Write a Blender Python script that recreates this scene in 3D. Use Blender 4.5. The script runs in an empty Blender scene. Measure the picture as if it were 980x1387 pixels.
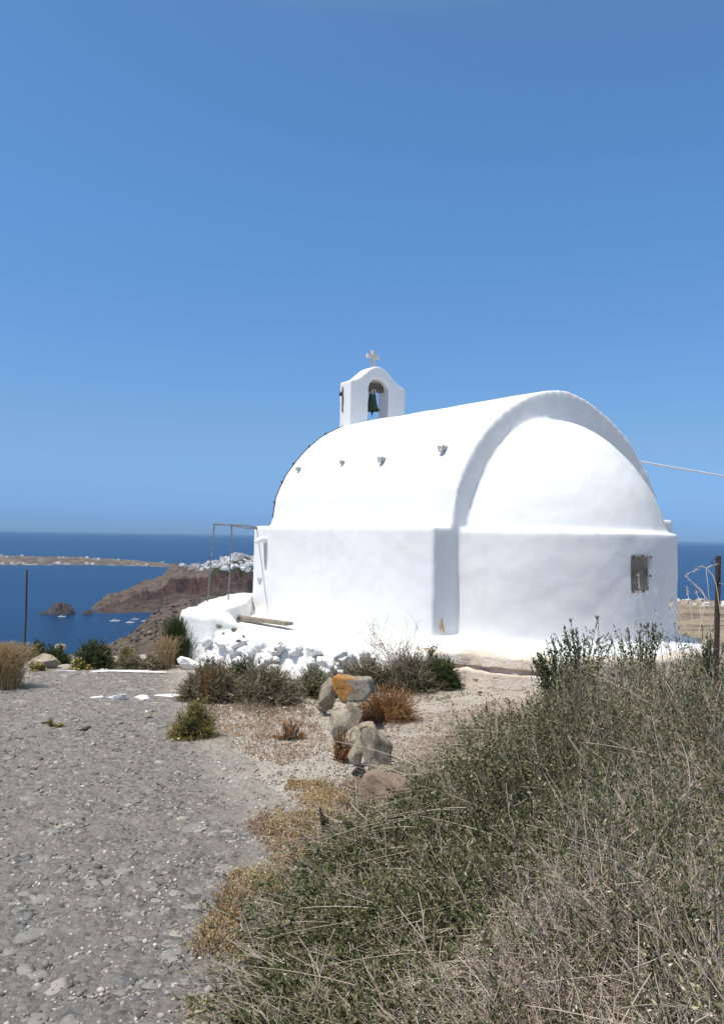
import bpy, bmesh, math
import numpy as np
from mathutils import Vector, Matrix
from mathutils.bvhtree import BVHTree

rng = np.random.RandomState(7)
C = bpy.context.scene.collection
sc = bpy.context.scene
R = math.radians

# ------------------------------------------------------------------ camera
F = 1040.0; CX, CY = 490.0, 693.5
PITCH = math.atan(32.5 / F); ROLL = 0.0165; EYE = 1.6
fwd = np.array([0, math.cos(PITCH), math.sin(PITCH)])
up0 = np.array([0, -math.sin(PITCH), math.cos(PITCH)])
r0 = np.array([1.0, 0, 0])
right = math.cos(ROLL) * r0 + math.sin(ROLL) * up0
up = -math.sin(ROLL) * r0 + math.cos(ROLL) * up0
EYEP = np.array([0, 0, EYE])
cam = bpy.data.cameras.new('camera'); co = bpy.data.objects.new('camera', cam); C.objects.link(co)
co.matrix_world = Matrix(((right[0], up[0], -fwd[0], 0), (right[1], up[1], -fwd[1], 0), (right[2], up[2], -fwd[2], EYE), (0, 0, 0, 1)))
cam.sensor_fit = 'HORIZONTAL'; cam.sensor_width = 36; cam.lens = 36 * F / 980
cam.clip_start = 0.05; cam.clip_end = 1000000
sc.camera = co

def ray(x, y):
    d = fwd + right * ((x - CX) / F) + up * (-(y - CY) / F)
    return d / d[1]                       # unit depth along +Y
def at(x, y, depth): return EYEP + ray(x, y) * depth
def on(x, y, z):
    d = ray(x, y); return EYEP + d * ((z - EYE) / d[2])

# ------------------------------------------------------------------ tagging
def tag(o, label=None, cat=None, group=None, kind=None):
    if label: o['label'] = label
    if cat: o['category'] = cat
    if group: o['group'] = group
    if kind: o['kind'] = kind
    return o
def empty(name, loc=(0, 0, 0), rz=0):
    o = bpy.data.objects.new(name, None); C.objects.link(o); o.location = loc; o.rotation_euler = (0, 0, rz)
    o.empty_display_size = .1
    return o
def link(name, me, mat, parent=None, smooth=False):
    o = bpy.data.objects.new(name, me); C.objects.link(o)
    if mat is not None: me.materials.append(mat)
    if smooth: me.polygons.foreach_set('use_smooth', [True] * len(me.polygons))
    if parent is not None: o.parent = parent
    return o
def copy_tree(o, parent=None):
    c = o.copy(); C.objects.link(c); c.parent = parent
    for ch in list(o.children): copy_tree(ch, c)
    return c

# ------------------------------------------------------------------ numpy mesh
def npmesh(name, V, faces, attrs=None):
    """faces: list of int arrays (n,k)"""
    me = bpy.data.meshes.new(name)
    V = np.asarray(V, dtype=np.float32)
    me.vertices.add(len(V)); me.vertices.foreach_set('co', V.ravel())
    loops = np.concatenate([f.ravel() for f in faces]).astype(np.int32)
    tot = np.concatenate([np.full(len(f), f.shape[1]) for f in faces]).astype(np.int32)
    st = np.concatenate([[0], np.cumsum(tot)[:-1]]).astype(np.int32)
    me.loops.add(len(loops)); me.loops.foreach_set('vertex_index', loops)
    me.polygons.add(len(tot)); me.polygons.foreach_set('loop_start', st); me.polygons.foreach_set('loop_total', tot)
    for k, a in (attrs or {}).items():
        a = np.asarray(a, dtype=np.float32)
        if a.ndim == 1:
            at_ = me.attributes.new(k, 'FLOAT', 'POINT'); at_.data.foreach_set('value', a)
        else:
            if a.shape[1] == 3: a = np.hstack([a, np.ones((len(a), 1), np.float32)])
            at_ = me.attributes.new(k, 'FLOAT_COLOR', 'POINT'); at_.data.foreach_set('color', a.ravel())
    me.update(); me.validate()
    return me

class Bag:
    def __init__(s): s.V = []; s.Fq = []; s.Ft = []; s.A = []; s.n = 0
    def add(s, V, Fq=None, Ft=None, var=0.5):
        V = np.asarray(V).reshape(-1, 3)
        s.V.append(V)
        if Fq is not None and len(Fq): s.Fq.append(np.asarray(Fq) + s.n)
        if Ft is not None and len(Ft): s.Ft.append(np.asarray(Ft) + s.n)
        s.A.append(np.broadcast_to(np.asarray(var, float), (len(V),)) if np.ndim(var) == 0 else np.asarray(var))
        s.n += len(V)
    def build(s, name, mat, parent=None, smooth=False):
        fs = []
        if s.Fq: fs.append(np.concatenate(s.Fq))
        if s.Ft: fs.append(np.concatenate(s.Ft))
        me = npmesh(name, np.concatenate(s.V), fs, {'var': np.concatenate(s.A)})
        return link(name, me, mat, parent, smooth)

def strands(bag, P, Rd, var, sides=3):
    n, k, _ = P.shape
    T = np.gradient(P, axis=1); T /= np.linalg.norm(T, axis=2, keepdims=True) + 1e-9
    ref = np.array([.31, .17, .93]); A = np.cross(T, ref); A /= np.linalg.norm(A, axis=2, keepdims=True) + 1e-9
    B = np.cross(T, A)
    ang = np.arange(sides) * 2 * math.pi / sides
    ring = A[:, :, None] * np.cos(ang)[None, None, :, None] + B[:, :, None] * np.sin(ang)[None, None, :, None]
    V = P[:, :, None] + ring * Rd[:, :, None, None]
    idx = np.arange(n * k * sides).reshape(n, k, sides); nx = np.roll(idx, -1, axis=2)
    Fq = np.stack([idx[:, :-1], nx[:, :-1], nx[:, 1:], idx[:, 1:]], -1).reshape(-1, 4)
    bag.add(V.reshape(-1, 3), Fq, var=np.repeat(var, k * sides))

def leaves(bag, pos, d, L, W, var, bend=.25):
    n = len(pos)
    d = d / (np.linalg.norm(d, axis=1, keepdims=True) + 1e-9)
    rnd = rng.normal(size=(n, 3)); s = np.cross(d, rnd); s /= np.linalg.norm(s, axis=1, keepdims=True) + 1e-9
    nn = np.cross(s, d)
    L = np.broadcast_to(L, (n,))[:, None]; W = np.broadcast_to(W, (n,))[:, None]
    V = np.stack([pos, pos + d * L * .45 + s * W * .5 + nn * L * bend * .3, pos + d * L - nn * L * bend * .2, pos + d * L * .45 - s * W * .5 + nn * L * bend * .3], 1)
    idx = np.arange(n * 4).reshape(n, 4)
    Ft = np.concatenate([idx[:, [0, 1, 2]], idx[:, [0, 2, 3]]])
    bag.add(V.reshape(-1, 3), Ft=Ft, var=np.repeat(var, 4))

# noise
def _h(ix, iy, iz, seed):
    n = (ix.astype(np.int64) * 374761393 + iy.astype(np.int64) * 668265263 + iz.astype(np.int64) * 2147483647 + seed * 1274126177) & 0xffffffff
    n = ((n ^ (n >> 13)) * 1274126177) & 0xffffffff
    n = n ^ (n >> 16)
    return (n & 0xffffff) / float(0xffffff)
def vn(x, y, z=None, seed=0):
    x = np.asarray(x, float); y = np.asarray(y, float); z = np.zeros_like(x) if z is None else np.asarray(z, float)
    ix, iy, iz = np.floor(x), np.floor(y), np.floor(z); fx, fy, fz = x - ix, y - iy, z - iz
    fx, fy, fz = [f * f * (3 - 2 * f) for f in (fx, fy, fz)]
    r = 0
    for a in (0, 1):
        for b in (0, 1):
            for c in (0, 1):
                w = (fx if a else 1 - fx) * (fy if b else 1 - fy) * (fz if c else 1 - fz)
                r = r + w * _h(ix + a, iy + b, iz + c, seed)
    return r * 2 - 1
def fbm(x, y, z=None, o=4, seed=0, gain=.5):
    r = 0; a = 1; f = 1
    for i in range(o):
        r = r + a * vn(np.asarray(x) * f, np.asarray(y) * f, None if z is None else np.asarray(z) * f, seed + i); a *= gain; f *= 2.03
    return r
def ss(a, b, x): t = np.clip((x - a) / (b - a), 0, 1); return t * t * (3 - 2 * t)

# ------------------------------------------------------------------ materials
def mat(name, rough=.9, spec=.2):
    m = bpy.data.materials.new(name); m.use_nodes = True
    nt = m.node_tree; b = nt.nodes['Principled BSDF']
    b.inputs['Roughness'].default_value = rough; b.inputs['Specular IOR Level'].default_value = spec
    return m, nt, b
def node(nt, t, **k):
    n = nt.nodes.new(t)
    for a, v in k.items():
        if a in n.inputs: n.inputs[a].default_value = v
        else: setattr(n, a, v)
    return n
def ramp(nt, fac, stops, interp='LINEAR'):
    r = nt.nodes.new('ShaderNodeValToRGB'); r.color_ramp.interpolation = interp
    e = r.color_ramp.elements
    while len(e) < len(stops): e.new(.5)
    for el, (p, c) in zip(e, stops):
        el.position = p; el.color = (c[0], c[1], c[2], 1) if hasattr(c, '__len__') else (c, c, c, 1)
    nt.links.new(fac, r.inputs[0]); return r.outputs[0]
def noise(nt, scale, detail=4, rough=.55, coord='Object', dist=0):
    tc = nt.nodes.new('ShaderNodeTexCoord'); n = nt.nodes.new('ShaderNodeTexNoise')
    n.inputs['Scale'].default_value = scale; n.inputs['Detail'].default_value = detail; n.inputs['Roughness'].default_value = rough
    n.inputs['Distortion'].default_value = dist
    nt.links.new(tc.outputs[coord], n.inputs['Vector']); return n.outputs['Fac']
def mixc(nt, fac, a, b, mode='MIX'):
    m = nt.nodes.new('ShaderNodeMix'); m.data_type = 'RGBA'; m.blend_type = mode
    for s, i in ((fac, 0), (a, 6), (b, 7)):
        if isinstance(s, (int, float)): m.inputs[i].default_value = s
        elif isinstance(s, tuple): m.inputs[i].default_value = (*s, 1)
        else: nt.links.new(s, m.inputs[i])
    return m.outputs[2]
def bump(nt, b, h, strength, dist):
    n = nt.nodes.new('ShaderNodeBump'); n.inputs['Strength'].default_value = strength; n.inputs['Distance'].default_value = dist
    nt.links.new(h, n.inputs['Height'])
    nt.links.new(n.outputs[0], b.inputs['Normal'])
    return n
def addm(nt, a, b, k=1.0, op='ADD'):
    m = nt.nodes.new('ShaderNodeMath'); m.operation = 'MULTIPLY_ADD'
    nt.links.new(b, m.inputs[0]); m.inputs[1].default_value = k; nt.links.new(a, m.inputs[2]); return m.outputs[0]
def attr(nt, name, out='Fac'):
    a = nt.nodes.new('ShaderNodeAttribute'); a.attribute_name = name; return a.outputs[out]

def veg(name, stops, rough=.65, trans=.16):
    m, nt, b = mat(name, rough, .15)
    col = ramp(nt, attr(nt, 'var'), stops)
    nt.links.new(col, b.inputs['Base Color'])
    if trans > 0:
        t = nt.nodes.new('ShaderNodeBsdfTranslucent'); nt.links.new(col, t.inputs[0])
        mx = nt.nodes.new('ShaderNodeMixShader'); mx.inputs[0].default_value = trans
        nt.links.new(b.outputs[0], mx.inputs[1]); nt.links.new(t.outputs[0], mx.inputs[2])
        nt.links.new(mx.outputs[0], nt.nodes['Material Output'].inputs[0])
    return m

def plaster(name, base=(.755, .755, .755), warm=(.70, .67, .62), amt=.4, bs=.22, dark=0.0):
    m, nt, b = mat(name, .85, .2)
    n1 = noise(nt, 1.1, 5, .6); n2 = noise(nt, 6, 6, .65); n3 = noise(nt, 45, 3, .6)
    f = ramp(nt, n1, [(.45, 0.0), (.75, amt)])
    c = mixc(nt, f, base, warm)
    tcx = nt.nodes.new('ShaderNodeTexCoord'); mpx = nt.nodes.new('ShaderNodeMapping'); mpx.inputs['Scale'].default_value = (5, 5, .5); nx_ = nt.nodes.new('ShaderNodeTexNoise'); nx_.inputs['Scale'].default_value = 1; nx_.inputs['Detail'].default_value = 5
    nt.links.new(tcx.outputs['Object'], mpx.inputs[0]); nt.links.new(mpx.outputs[0], nx_.inputs['Vector'])
    c = mixc(nt, ramp(nt, nx_.outputs['Fac'], [(.5, 0.0), (.75, .30)]), c, (.66, .65, .63))
    f2 = ramp(nt, n2, [(.58, 0.0), (.8, .22)])
    c = mixc(nt, f2, c, (.58, .56, .53))
    if dark:
        c = mixc(nt, ramp(nt, noise(nt, 9, 5, .7), [(.60, 0.0), (.66, dark)]), c, (.16, .13, .11))  # dark patches painted in as the shade of holes
    nt.links.new(c, b.inputs['Base Color'])
    h = addm(nt, n3, n2, 3.0)
    bump(nt, b, h, bs, .007)
    return m
M = {}
M['plaster'] = plaster('white_plaster')
M['whitewash'] = plaster('whitewashed_stone', (.80, .79, .77), (.66, .60, .52), .5, .8)
M['whitewash_rough'] = plaster('dark_holed_whitewash', (.80, .79, .77), (.62, .55, .46), .55, 1.0, .85)

m, nt, b = mat('cream_render', .95, .1)
c = ramp(nt, noise(nt, 5, 7, .7), [(.3, (.58, .46, .36)), (.5, (.74, .63, .53)), (.7, (.80, .73, .65))])
nt.links.new(c, b.inputs['Base Color']); bump(nt, b, noise(nt, 22, 8, .75), .9, .03); M['cream'] = m

def rockmat(name, stops, scale=6, lichen=None, bs=.8):
    m, nt, b = mat(name, .95, .15)
    oi = nt.nodes.new('ShaderNodeObjectInfo')
    c = ramp(nt, noise(nt, scale, 8, .7, dist=.4), stops)
    c = mixc(nt, ramp(nt, noise(nt, scale * 9, 6, .8), [(.34, .75), (.46, .0)]), c, tuple(v * .35 for v in stops[1][1]))  # shade of crevices put into the stone colour
    c = mixc(nt, ramp(nt, noise(nt, scale * 5, 6, .8), [(.56, .0), (.68, .5)]), c, tuple(min(v * 1.25, .75) for v in stops[-1][1]))
    if lichen:
        lf = noise(nt, lichen[0], 8, .75)
        if len(lichen) > 3:                     # the crust grows on one side of the stone
            tcl = nt.nodes.new('ShaderNodeTexCoord'); sp = nt.nodes.new('ShaderNodeSeparateXYZ'); nt.links.new(tcl.outputs['Object'], sp.inputs[0])
            lf = addm(nt, lf, sp.outputs[0], lichen[3])
        c = mixc(nt, ramp(nt, lf, [(lichen[1], 0.0), (lichen[1] + .05, 1.0)]), c, lichen[2])
        c = mixc(nt, ramp(nt, noise(nt, 60, 4, .7), [(.45, .0), (.62, .35)]), c, tuple(min(v * 1.3, .8) for v in stops[-1][1])) if len(lichen) > 3 else c
    nt.links.new(c, b.inputs['Base Color']); bump(nt, b, noise(nt, scale * 4, 8, .8), bs, .05); return m
M['rock_tan'] = rockmat('tan_stone', [(.3, (.18, .13, .09)), (.45, (.46, .38, .28)), (.65, (.66, .59, .48))])
M['rock_grey'] = rockmat('grey_stone', [(.32, (.10, .08, .06)), (.46, (.32, .265, .20)), (.7, (.56, .49, .39))], lichen=(9, .62, (.45, .40, .30)))
M['rock_lichen'] = rockmat('lichen_stone', [(.35, (.12, .10, .08)), (.5, (.42, .37, .29)), (.7, (.58, .54, .46))], 14, lichen=(8.5, .53, (.64, .26, .03), -1.0))
M['rock_red'] = rockmat('reddish_stone', [(.3, (.22, .14, .10)), (.5, (.40, .29, .22)), (.7, (.50, .40, .33))])
M['rock_dark'] = rockmat('dark_lava_stone', [(.3, (.03, .028, .028)), (.5, (.07, .06, .06)), (.7, (.15, .125, .11))], .25, bs=.5)

def ground_nodes(nt, b, path):
    n_big = noise(nt, .9, 5, .6); n_mid = noise(nt, 7, 6, .7); n_fine = noise(nt, 60, 5, .8)
    tc = nt.nodes.new('ShaderNodeTexCoord')
    def vor(s, feat='F1'):
        v = nt.nodes.new('ShaderNodeTexVoronoi'); v.feature = feat; v.inputs['Scale'].default_value = s
        mp = nt.nodes.new('ShaderNodeMix'); mp.data_type = 'VECTOR'; mp.inputs[0].default_value = .06
        nz = nt.nodes.new('ShaderNodeTexNoise'); nz.inputs['Scale'].default_value = 6; nz.inputs['Detail'].default_value = 3
        nt.links.new(tc.outputs['Object'], nz.inputs['Vector'])
        nt.links.new(tc.outputs['Object'], mp.inputs[4]); nt.links.new(nz.outputs['Color'], mp.inputs[5])
        nt.links.new(mp.outputs[1], v.inputs['Vector']); return v
    dirt = ramp(nt, n_mid, [(.3, (.27, .215, .17)), (.5, (.41, .345, .29)), (.7, (.53, .465, .405))])
    dirt = mixc(nt, ramp(nt, n_fine, [(.35, .0), (.7, .5)]), dirt, (.62, .57, .51))
    dirt = mixc(nt, ramp(nt, n_fine, [(.33, .6), (.44, .0)]), dirt, (.15, .115, .09))
    v1 = vor(9); v2 = vor(34)
    if path:
        cell = nt.nodes.new('ShaderNodeSeparateColor'); nt.links.new(v1.outputs['Color'], cell.inputs[0])
        stone = ramp(nt, cell.outputs[0], [(.0, (.20, .20, .20)), (.35, (.28, .275, .265)), (.6, (.35, .33, .31)), (.85, (.40, .37, .34)), (1, (.46, .42, .38))], 'CONSTANT')
        cell2 = nt.nodes.new('ShaderNodeSeparateColor'); nt.links.new(v2.outputs['Color'], cell2.inputs[0])
        grit = ramp(nt, cell2.outputs[1], [(.0, (.19, .18, .175)), (.3, (.30, .285, .275)), (.7, (.37, .35, .33)), (.95, (.50, .47, .43))], 'CONSTANT')
        stone = mixc(nt, ramp(nt, n_mid, [(.36, 0.0), (.48, 1.0)]), stone, grit)
        stone = mixc(nt, 1.0, stone, (1.0, .93, .87), 'MULTIPLY')
        v3 = vor(9, 'DISTANCE_TO_EDGE')
        grout = ramp(nt, v3.outputs['Distance'], [(.03, 1.0), (.12, 0.0)])
        stone = mixc(nt, grout, stone, (.31, .28, .255))
        stone = mixc(nt, ramp(nt, n_fine, [(.3, .55), (.46, .0)]), stone, (.09, .08, .075))  # dark specks, with the shade of crevices painted in
        stone = mixc(nt, ramp(nt, n_fine, [(.56, .0), (.72, .65)]), stone, (.48, .45, .42))
        stone = mixc(nt, ramp(nt, n_big, [(.45, 0.0), (.7, .45)]), stone, (.35, .31, .27))
        e = attr(nt, 'edge')
        ee = addm(nt, e, n_mid, .9)
        col = mixc(nt, ramp(nt, ee, [(.75, 1.0), (1.15, 0.0)]), stone, dirt)
        h = addm(nt, n_fine, v1.outputs['Distance'], -1.6)
        h = addm(nt, h, v2.outputs['Distance'], -.8)
        h = addm(nt, h, n_mid, 1.5)
        bump(nt, b, h, 1.0, .026)
    else:
        far = attr(nt, 'zone', 'Color'); fw = attr(nt, 'farw')
        fc = mixc(nt, ramp(nt, noise(nt, .06, 9, .75), [(.42, .65), (.52, .0)]), far, (.06, .048, .043))
        fc = mixc(nt, ramp(nt, noise(nt, .3, 8, .8), [(.54, .0), (.66, .45)]), fc, (.33, .27, .22))
        col = mixc(nt, fw, dirt, fc)
        h = addm(nt, n_fine, v2.outputs['Distance'], -.9)
        h = addm(nt, h, n_mid, 1.5)
        bump(nt, b, h, .8, .02)
    nt.links.new(col, b.inputs['Base Color'])
m, nt, b = mat('dirt', .95, .1); ground_nodes(nt, b, False); M['ground'] = m
m, nt, b = mat('cobbled_path', .85, .25); ground_nodes(nt, b, True); M['path'] = m

m, nt, b = mat('cliff', .95, .05)
z = attr(nt, 'zone', 'Color')
c = mixc(nt, ramp(nt, noise(nt, .05, 9, .75), [(.40, .75), (.52, .0)]), z, (.055, .045, .045))
c = mixc(nt, ramp(nt, noise(nt, .13, 8, .8), [(.54, .0), (.68, .55)]), c, (.34, .28, .24))
nt.links.new(c, b.inputs['Base Color']); bump(nt, b, noise(nt, .12, 9, .75), 1.0, 6.0); M['cliff'] = m

def gravelmat(name, stops):
    m, nt, b = mat(name, .85, .25)
    nt.links.new(ramp(nt, attr(nt, 'var'), stops, 'CONSTANT'), b.inputs['Base Color']); return m
M['gravel'] = gravelmat('gravel', [(0, (.10, .09, .085)), (.25, (.22, .20, .18)), (.5, (.34, .30, .265)), (.75, (.46, .42, .375)), (.93, (.66, .63, .58))])
m, nt, b = mat('cobble', .8, .3)
c = ramp(nt, attr(nt, 'var'), [(0, (.09, .088, .09)), (.10, (.16, .153, .147)), (.4, (.20, .188, .174)), (.7, (.24, .22, .20)), (.94, (.33, .30, .26))], 'CONSTANT')
c = mixc(nt, ramp(nt, noise(nt, 30, 6, .7), [(.4, .0), (.7, .5)]), c, (.36, .34, .31))
nt.links.new(c, b.inputs['Base Color']); bump(nt, b, noise(nt, 50, 5, .7), .7, .01); M['cobble'] = m

M['slope_rubble'] = gravelmat('slope_rubble', [(0, (.035, .032, .035)), (.35, (.07, .055, .05)), (.65, (.14, .105, .085)), (.88, (.24, .19, .155))])
M['leaf_grey'] = veg('grey_green_leaf', [(0, (.035, .045, .016)), (.4, (.095, .105, .042)), (.7, (.185, .19, .09)), (.88, (.34, .33, .19)), (1, (.55, .50, .35))])
M['leaf_green'] = veg('green_leaf', [(0, (.035, .055, .018)), (.5, (.07, .095, .03)), (.9, (.12, .14, .05)), (1, (.2, .19, .09))])
M['leaf_dry'] = veg('dry_brown_leaf', [(0, (.12, .10, .045)), (.4, (.22, .18, .10)), (.7, (.32, .26, .16)), (1, (.17, .18, .08))])
M['leaf_rust'] = veg('rust_leaf', [(0, (.20, .07, .025)), (.5, (.38, .17, .06)), (1, (.48, .30, .13))])
M['leaf_gold'] = veg('gold_ground_cover', [(0, (.32, .20, .09)), (.35, (.50, .34, .17)), (.7, (.60, .47, .22)), (1, (.56, .52, .30))])
M['leaf_pink'] = veg('dry_pink_ground_cover', [(0, (.26, .14, .08)), (.5, (.43, .28, .18)), (1, (.56, .42, .30))])
M['leaf_yell'] = veg('yellow_green_leaf', [(0, (.14, .13, .035)), (.5, (.28, .24, .07)), (1, (.42, .30, .12))])
M['petal'] = veg('yellow_petal', [(0, (.75, .60, .08)), (1, (.85, .80, .45))], trans=.1)
M['twig'] = veg('dry_twig', [(0, (.13, .095, .07)), (.3, (.30, .23, .175)), (.65, (.47, .385, .31)), (1, (.66, .57, .48))], trans=0)
M['straw'] = veg('golden_straw', [(0, (.30, .19, .09)), (.5, (.50, .36, .19)), (1, (.64, .50, .30))], trans=.2)
M['stem'] = veg('brown_stem', [(0, (.06, .045, .03)), (1, (.16, .12, .08))], trans=0)

def simple(name, col, rough=.6, metal=0, ns=None, col2=None, spec=.3):
    m, nt, b = mat(name, rough, spec); b.inputs['Metallic'].default_value = metal
    c = ramp(nt, noise(nt, ns or 20, 5, .65), [(.35, col), (.65, col2 or tuple(v * .75 for v in col))])
    nt.links.new(c, b.inputs['Base Color']); return m
M['galv'] = simple('galvanised_pipe', (.30, .31, .33), .5, .4, 30, (.12, .11, .11))
M['rust'] = simple('rusty_iron', (.10, .06, .045), .9, 0, 40, (.035, .028, .026))
M['darkwire'] = simple('dark_wire', (.03, .03, .03), .6)
M['cable'] = simple('white_cable', (.85, .85, .84), .5, 0, 20, (.8, .8, .8))
M['bronze'] = simple('green_bronze', (.07, .10, .06), .6, .3, 25, (.03, .05, .035))
M['wood'] = simple('weathered_wood', (.30, .25, .20), .9, 0, 14, (.16, .125, .10))
M['darkwood'] = simple('dark_wood', (.16, .125, .105), .9, 0, 20, (.06, .045, .04))
M['crossm'] = simple('cream_paint', (.74, .70, .64), .7, 0, 14, (.62, .52, .46))
M['clay'] = simple('weathered_clay', (.52, .51, .49), .9, 0, 30, (.34, .33, .32))
M['boatw'] = simple('boat_white', (.75, .76, .78), .4)
M['boatb'] = simple('boat_dark', (.10, .13, .18), .4)
M['house'] = simple('white_house', (.82, .81, .79), .9, 0, .2, (.66, .64, .6))
M['house_c'] = simple('cream_house', (.62, .50, .42), .9, 0, .2, (.55, .43, .35))
M['house_w'] = simple('dark_opening', (.08, .08, .09), .5)
M['orange'] = simple('orange_paint', (.78, .50, .28), .8)
M['bulb'] = simple('dark_bulb', (.05, .05, .05), .3)
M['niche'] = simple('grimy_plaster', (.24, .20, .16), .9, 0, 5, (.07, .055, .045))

# sea
m, nt, b = mat('sea_water', .3, .25)
b.inputs['IOR'].default_value = 1.333
c = ramp(nt, noise(nt, .0007, 5, .55), [(.35, (.003, .026, .082)), (.65, (.005, .037, .106))])
nt.links.new(c, b.inputs['Base Color'])
tc = nt.nodes.new('ShaderNodeTexCoord'); mp = nt.nodes.new('ShaderNodeMapping'); mp.inputs['Scale'].default_value = (.04, .12, .1); mp.inputs['Rotation'].default_value = (0, 0, .5)
n_ = nt.nodes.new('ShaderNodeTexNoise'); n_.inputs['Scale'].default_value = 1; n_.inputs['Detail'].default_value = 6; n_.inputs['Roughness'].default_value = .65
nt.links.new(tc.outputs['Object'], mp.inputs[0]); nt.links.new(mp.outputs[0], n_.inputs['Vector'])
bump(nt, b, n_.outputs['Fac'], .8, 4.0)
M['sea'] = m

# ------------------------------------------------------------------ sky, sun, haze
Uv = np.array([.781, .625]); Uv /= np.linalg.norm(Uv); Rv = np.array([-Uv[1], Uv[0]]); Nv = -Rv
sh = -Uv - .05 * Nv; sh /= np.linalg.norm(sh)
ELEV = R(66)
S = Vector((sh[0] * math.cos(ELEV), sh[1] * math.cos(ELEV), math.sin(ELEV)))
w = bpy.data.worlds.new('World'); sc.world = w; w.use_nodes = True; nt = w.node_tree
sky = nt.nodes.new('ShaderNodeTexSky'); sky.sky_type = 'NISHITA'; sky.sun_disc = False
sky.sun_elevation = ELEV; sky.sun_rotation = math.atan2(sh[0], sh[1]) % (2 * math.pi)
sky.altitude = 150; sky.air_density = 1.0; sky.dust_density = .25; sky.ozone_density = 3.0
tc = nt.nodes.new('ShaderNodeTexCoord'); sx = nt.nodes.new('ShaderNodeSeparateXYZ'); nt.links.new(tc.outputs['Generated'], sx.inputs[0])
tint = ramp(nt, sx.outputs[2], [(0, (0.086, 0.156, 0.342)), (0.02, (0.089, 0.159, 0.348)), (0.118, (0.180, 0.239, 0.309)), (0.21, (0.216, 0.289, 0.362)), (0.377, (0.238, 0.360, 0.435)), (0.57, (0.275, 0.388, 0.435)), (.72, (.92, .72, .43)), (1, (1, .76, .40))])
dbl = nt.nodes.new('ShaderNodeVectorMath'); dbl.operation = 'SCALE'; dbl.inputs['Scale'].default_value = 2.0; nt.links.new(tint, dbl.inputs[0])
nt.links.new(mixc(nt, 1.0, sky.outputs[0], dbl.outputs[0], 'MULTIPLY'), nt.nodes['Background'].inputs[0])
nt.nodes['Background'].inputs[1].default_value = .14
sl = bpy.data.lights.new('sun', 'SUN'); sl.energy = 3.5; sl.angle = R(.55); sl.color = (1, .955, .885)
so = bpy.data.objects.new('sun', sl); C.objects.link(so); so.rotation_euler = S.to_track_quat('Z', 'Y').to_euler(); so.location = (-20, -20, 40)
sc.view_settings.view_transform = 'Standard'; sc.view_settings.look = 'None'; sc.view_settings.exposure = .42; sc.view_settings.gamma = 1
sc.cycles.max_bounces = 6; sc.cycles.transparent_max_bounces = 8; sc.cycles.volume_bounces = 0
sc.cycles.use_adaptive_sampling = True; sc.cycles.use_denoising = True

SEA = -148.4
HAZE = 1.2e-5
bm = bmesh.new(); bmesh.ops.create_cone(bm, cap_ends=True, segments=48, radius1=420000, radius2=420000, depth=1.0)
me = bpy.data.meshes.new('haze'); bm.to_mesh(me); bm.free()
me.transform(Matrix.Translation((0, 0, 0)) @ Matrix.Diagonal((1, 1, (14 - (SEA - 12)), 1)))
me.transform(Matrix.Translation((0, 0, (14 + (SEA - 12)) / 2)))
hm = bpy.data.materials.new('haze_air'); hm.use_nodes = True; nt = hm.node_tree; nt.nodes.remove(nt.nodes['Principled BSDF'])
pv = nt.nodes.new('ShaderNodeVolumePrincipled'); pv.inputs['Density'].default_value = HAZE; pv.inputs['Color'].default_value = (.38, .60, .86, 1); pv.inputs['Anisotropy'].default_value = .0
nt.links.new(pv.outputs[0], nt.nodes['Material Output'].inputs['Volume'])
hz = link('haze', me, hm); hz['kind'] = 'stuff'

# sea mesh
rad = np.concatenate([[0.], np.geomspace(300, 400000, 48)]); az = np.linspace(0, 2 * math.pi, 129)[:-1]
V = [[0, 0, SEA]]; 
for r in rad[1:]: V += [[r * math.cos(a), r * math.sin(a), SEA] for a in az]
n = 128; Ft = [[0, 1 + i, 1 + (i + 1) % n] for i in range(n)]; Fq = []
for j in range(len(rad) - 2):
    for i in range(n): Fq.append([1 + j * n + i, 1 + (j + 1) * n + i, 1 + (j + 1) * n + (i + 1) % n, 1 + j * n + (i + 1) % n])
link('sea', npmesh('sea', V, [np.array(Fq), np.array(Ft)]), M['sea'])['kind'] = 'structure'

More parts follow.
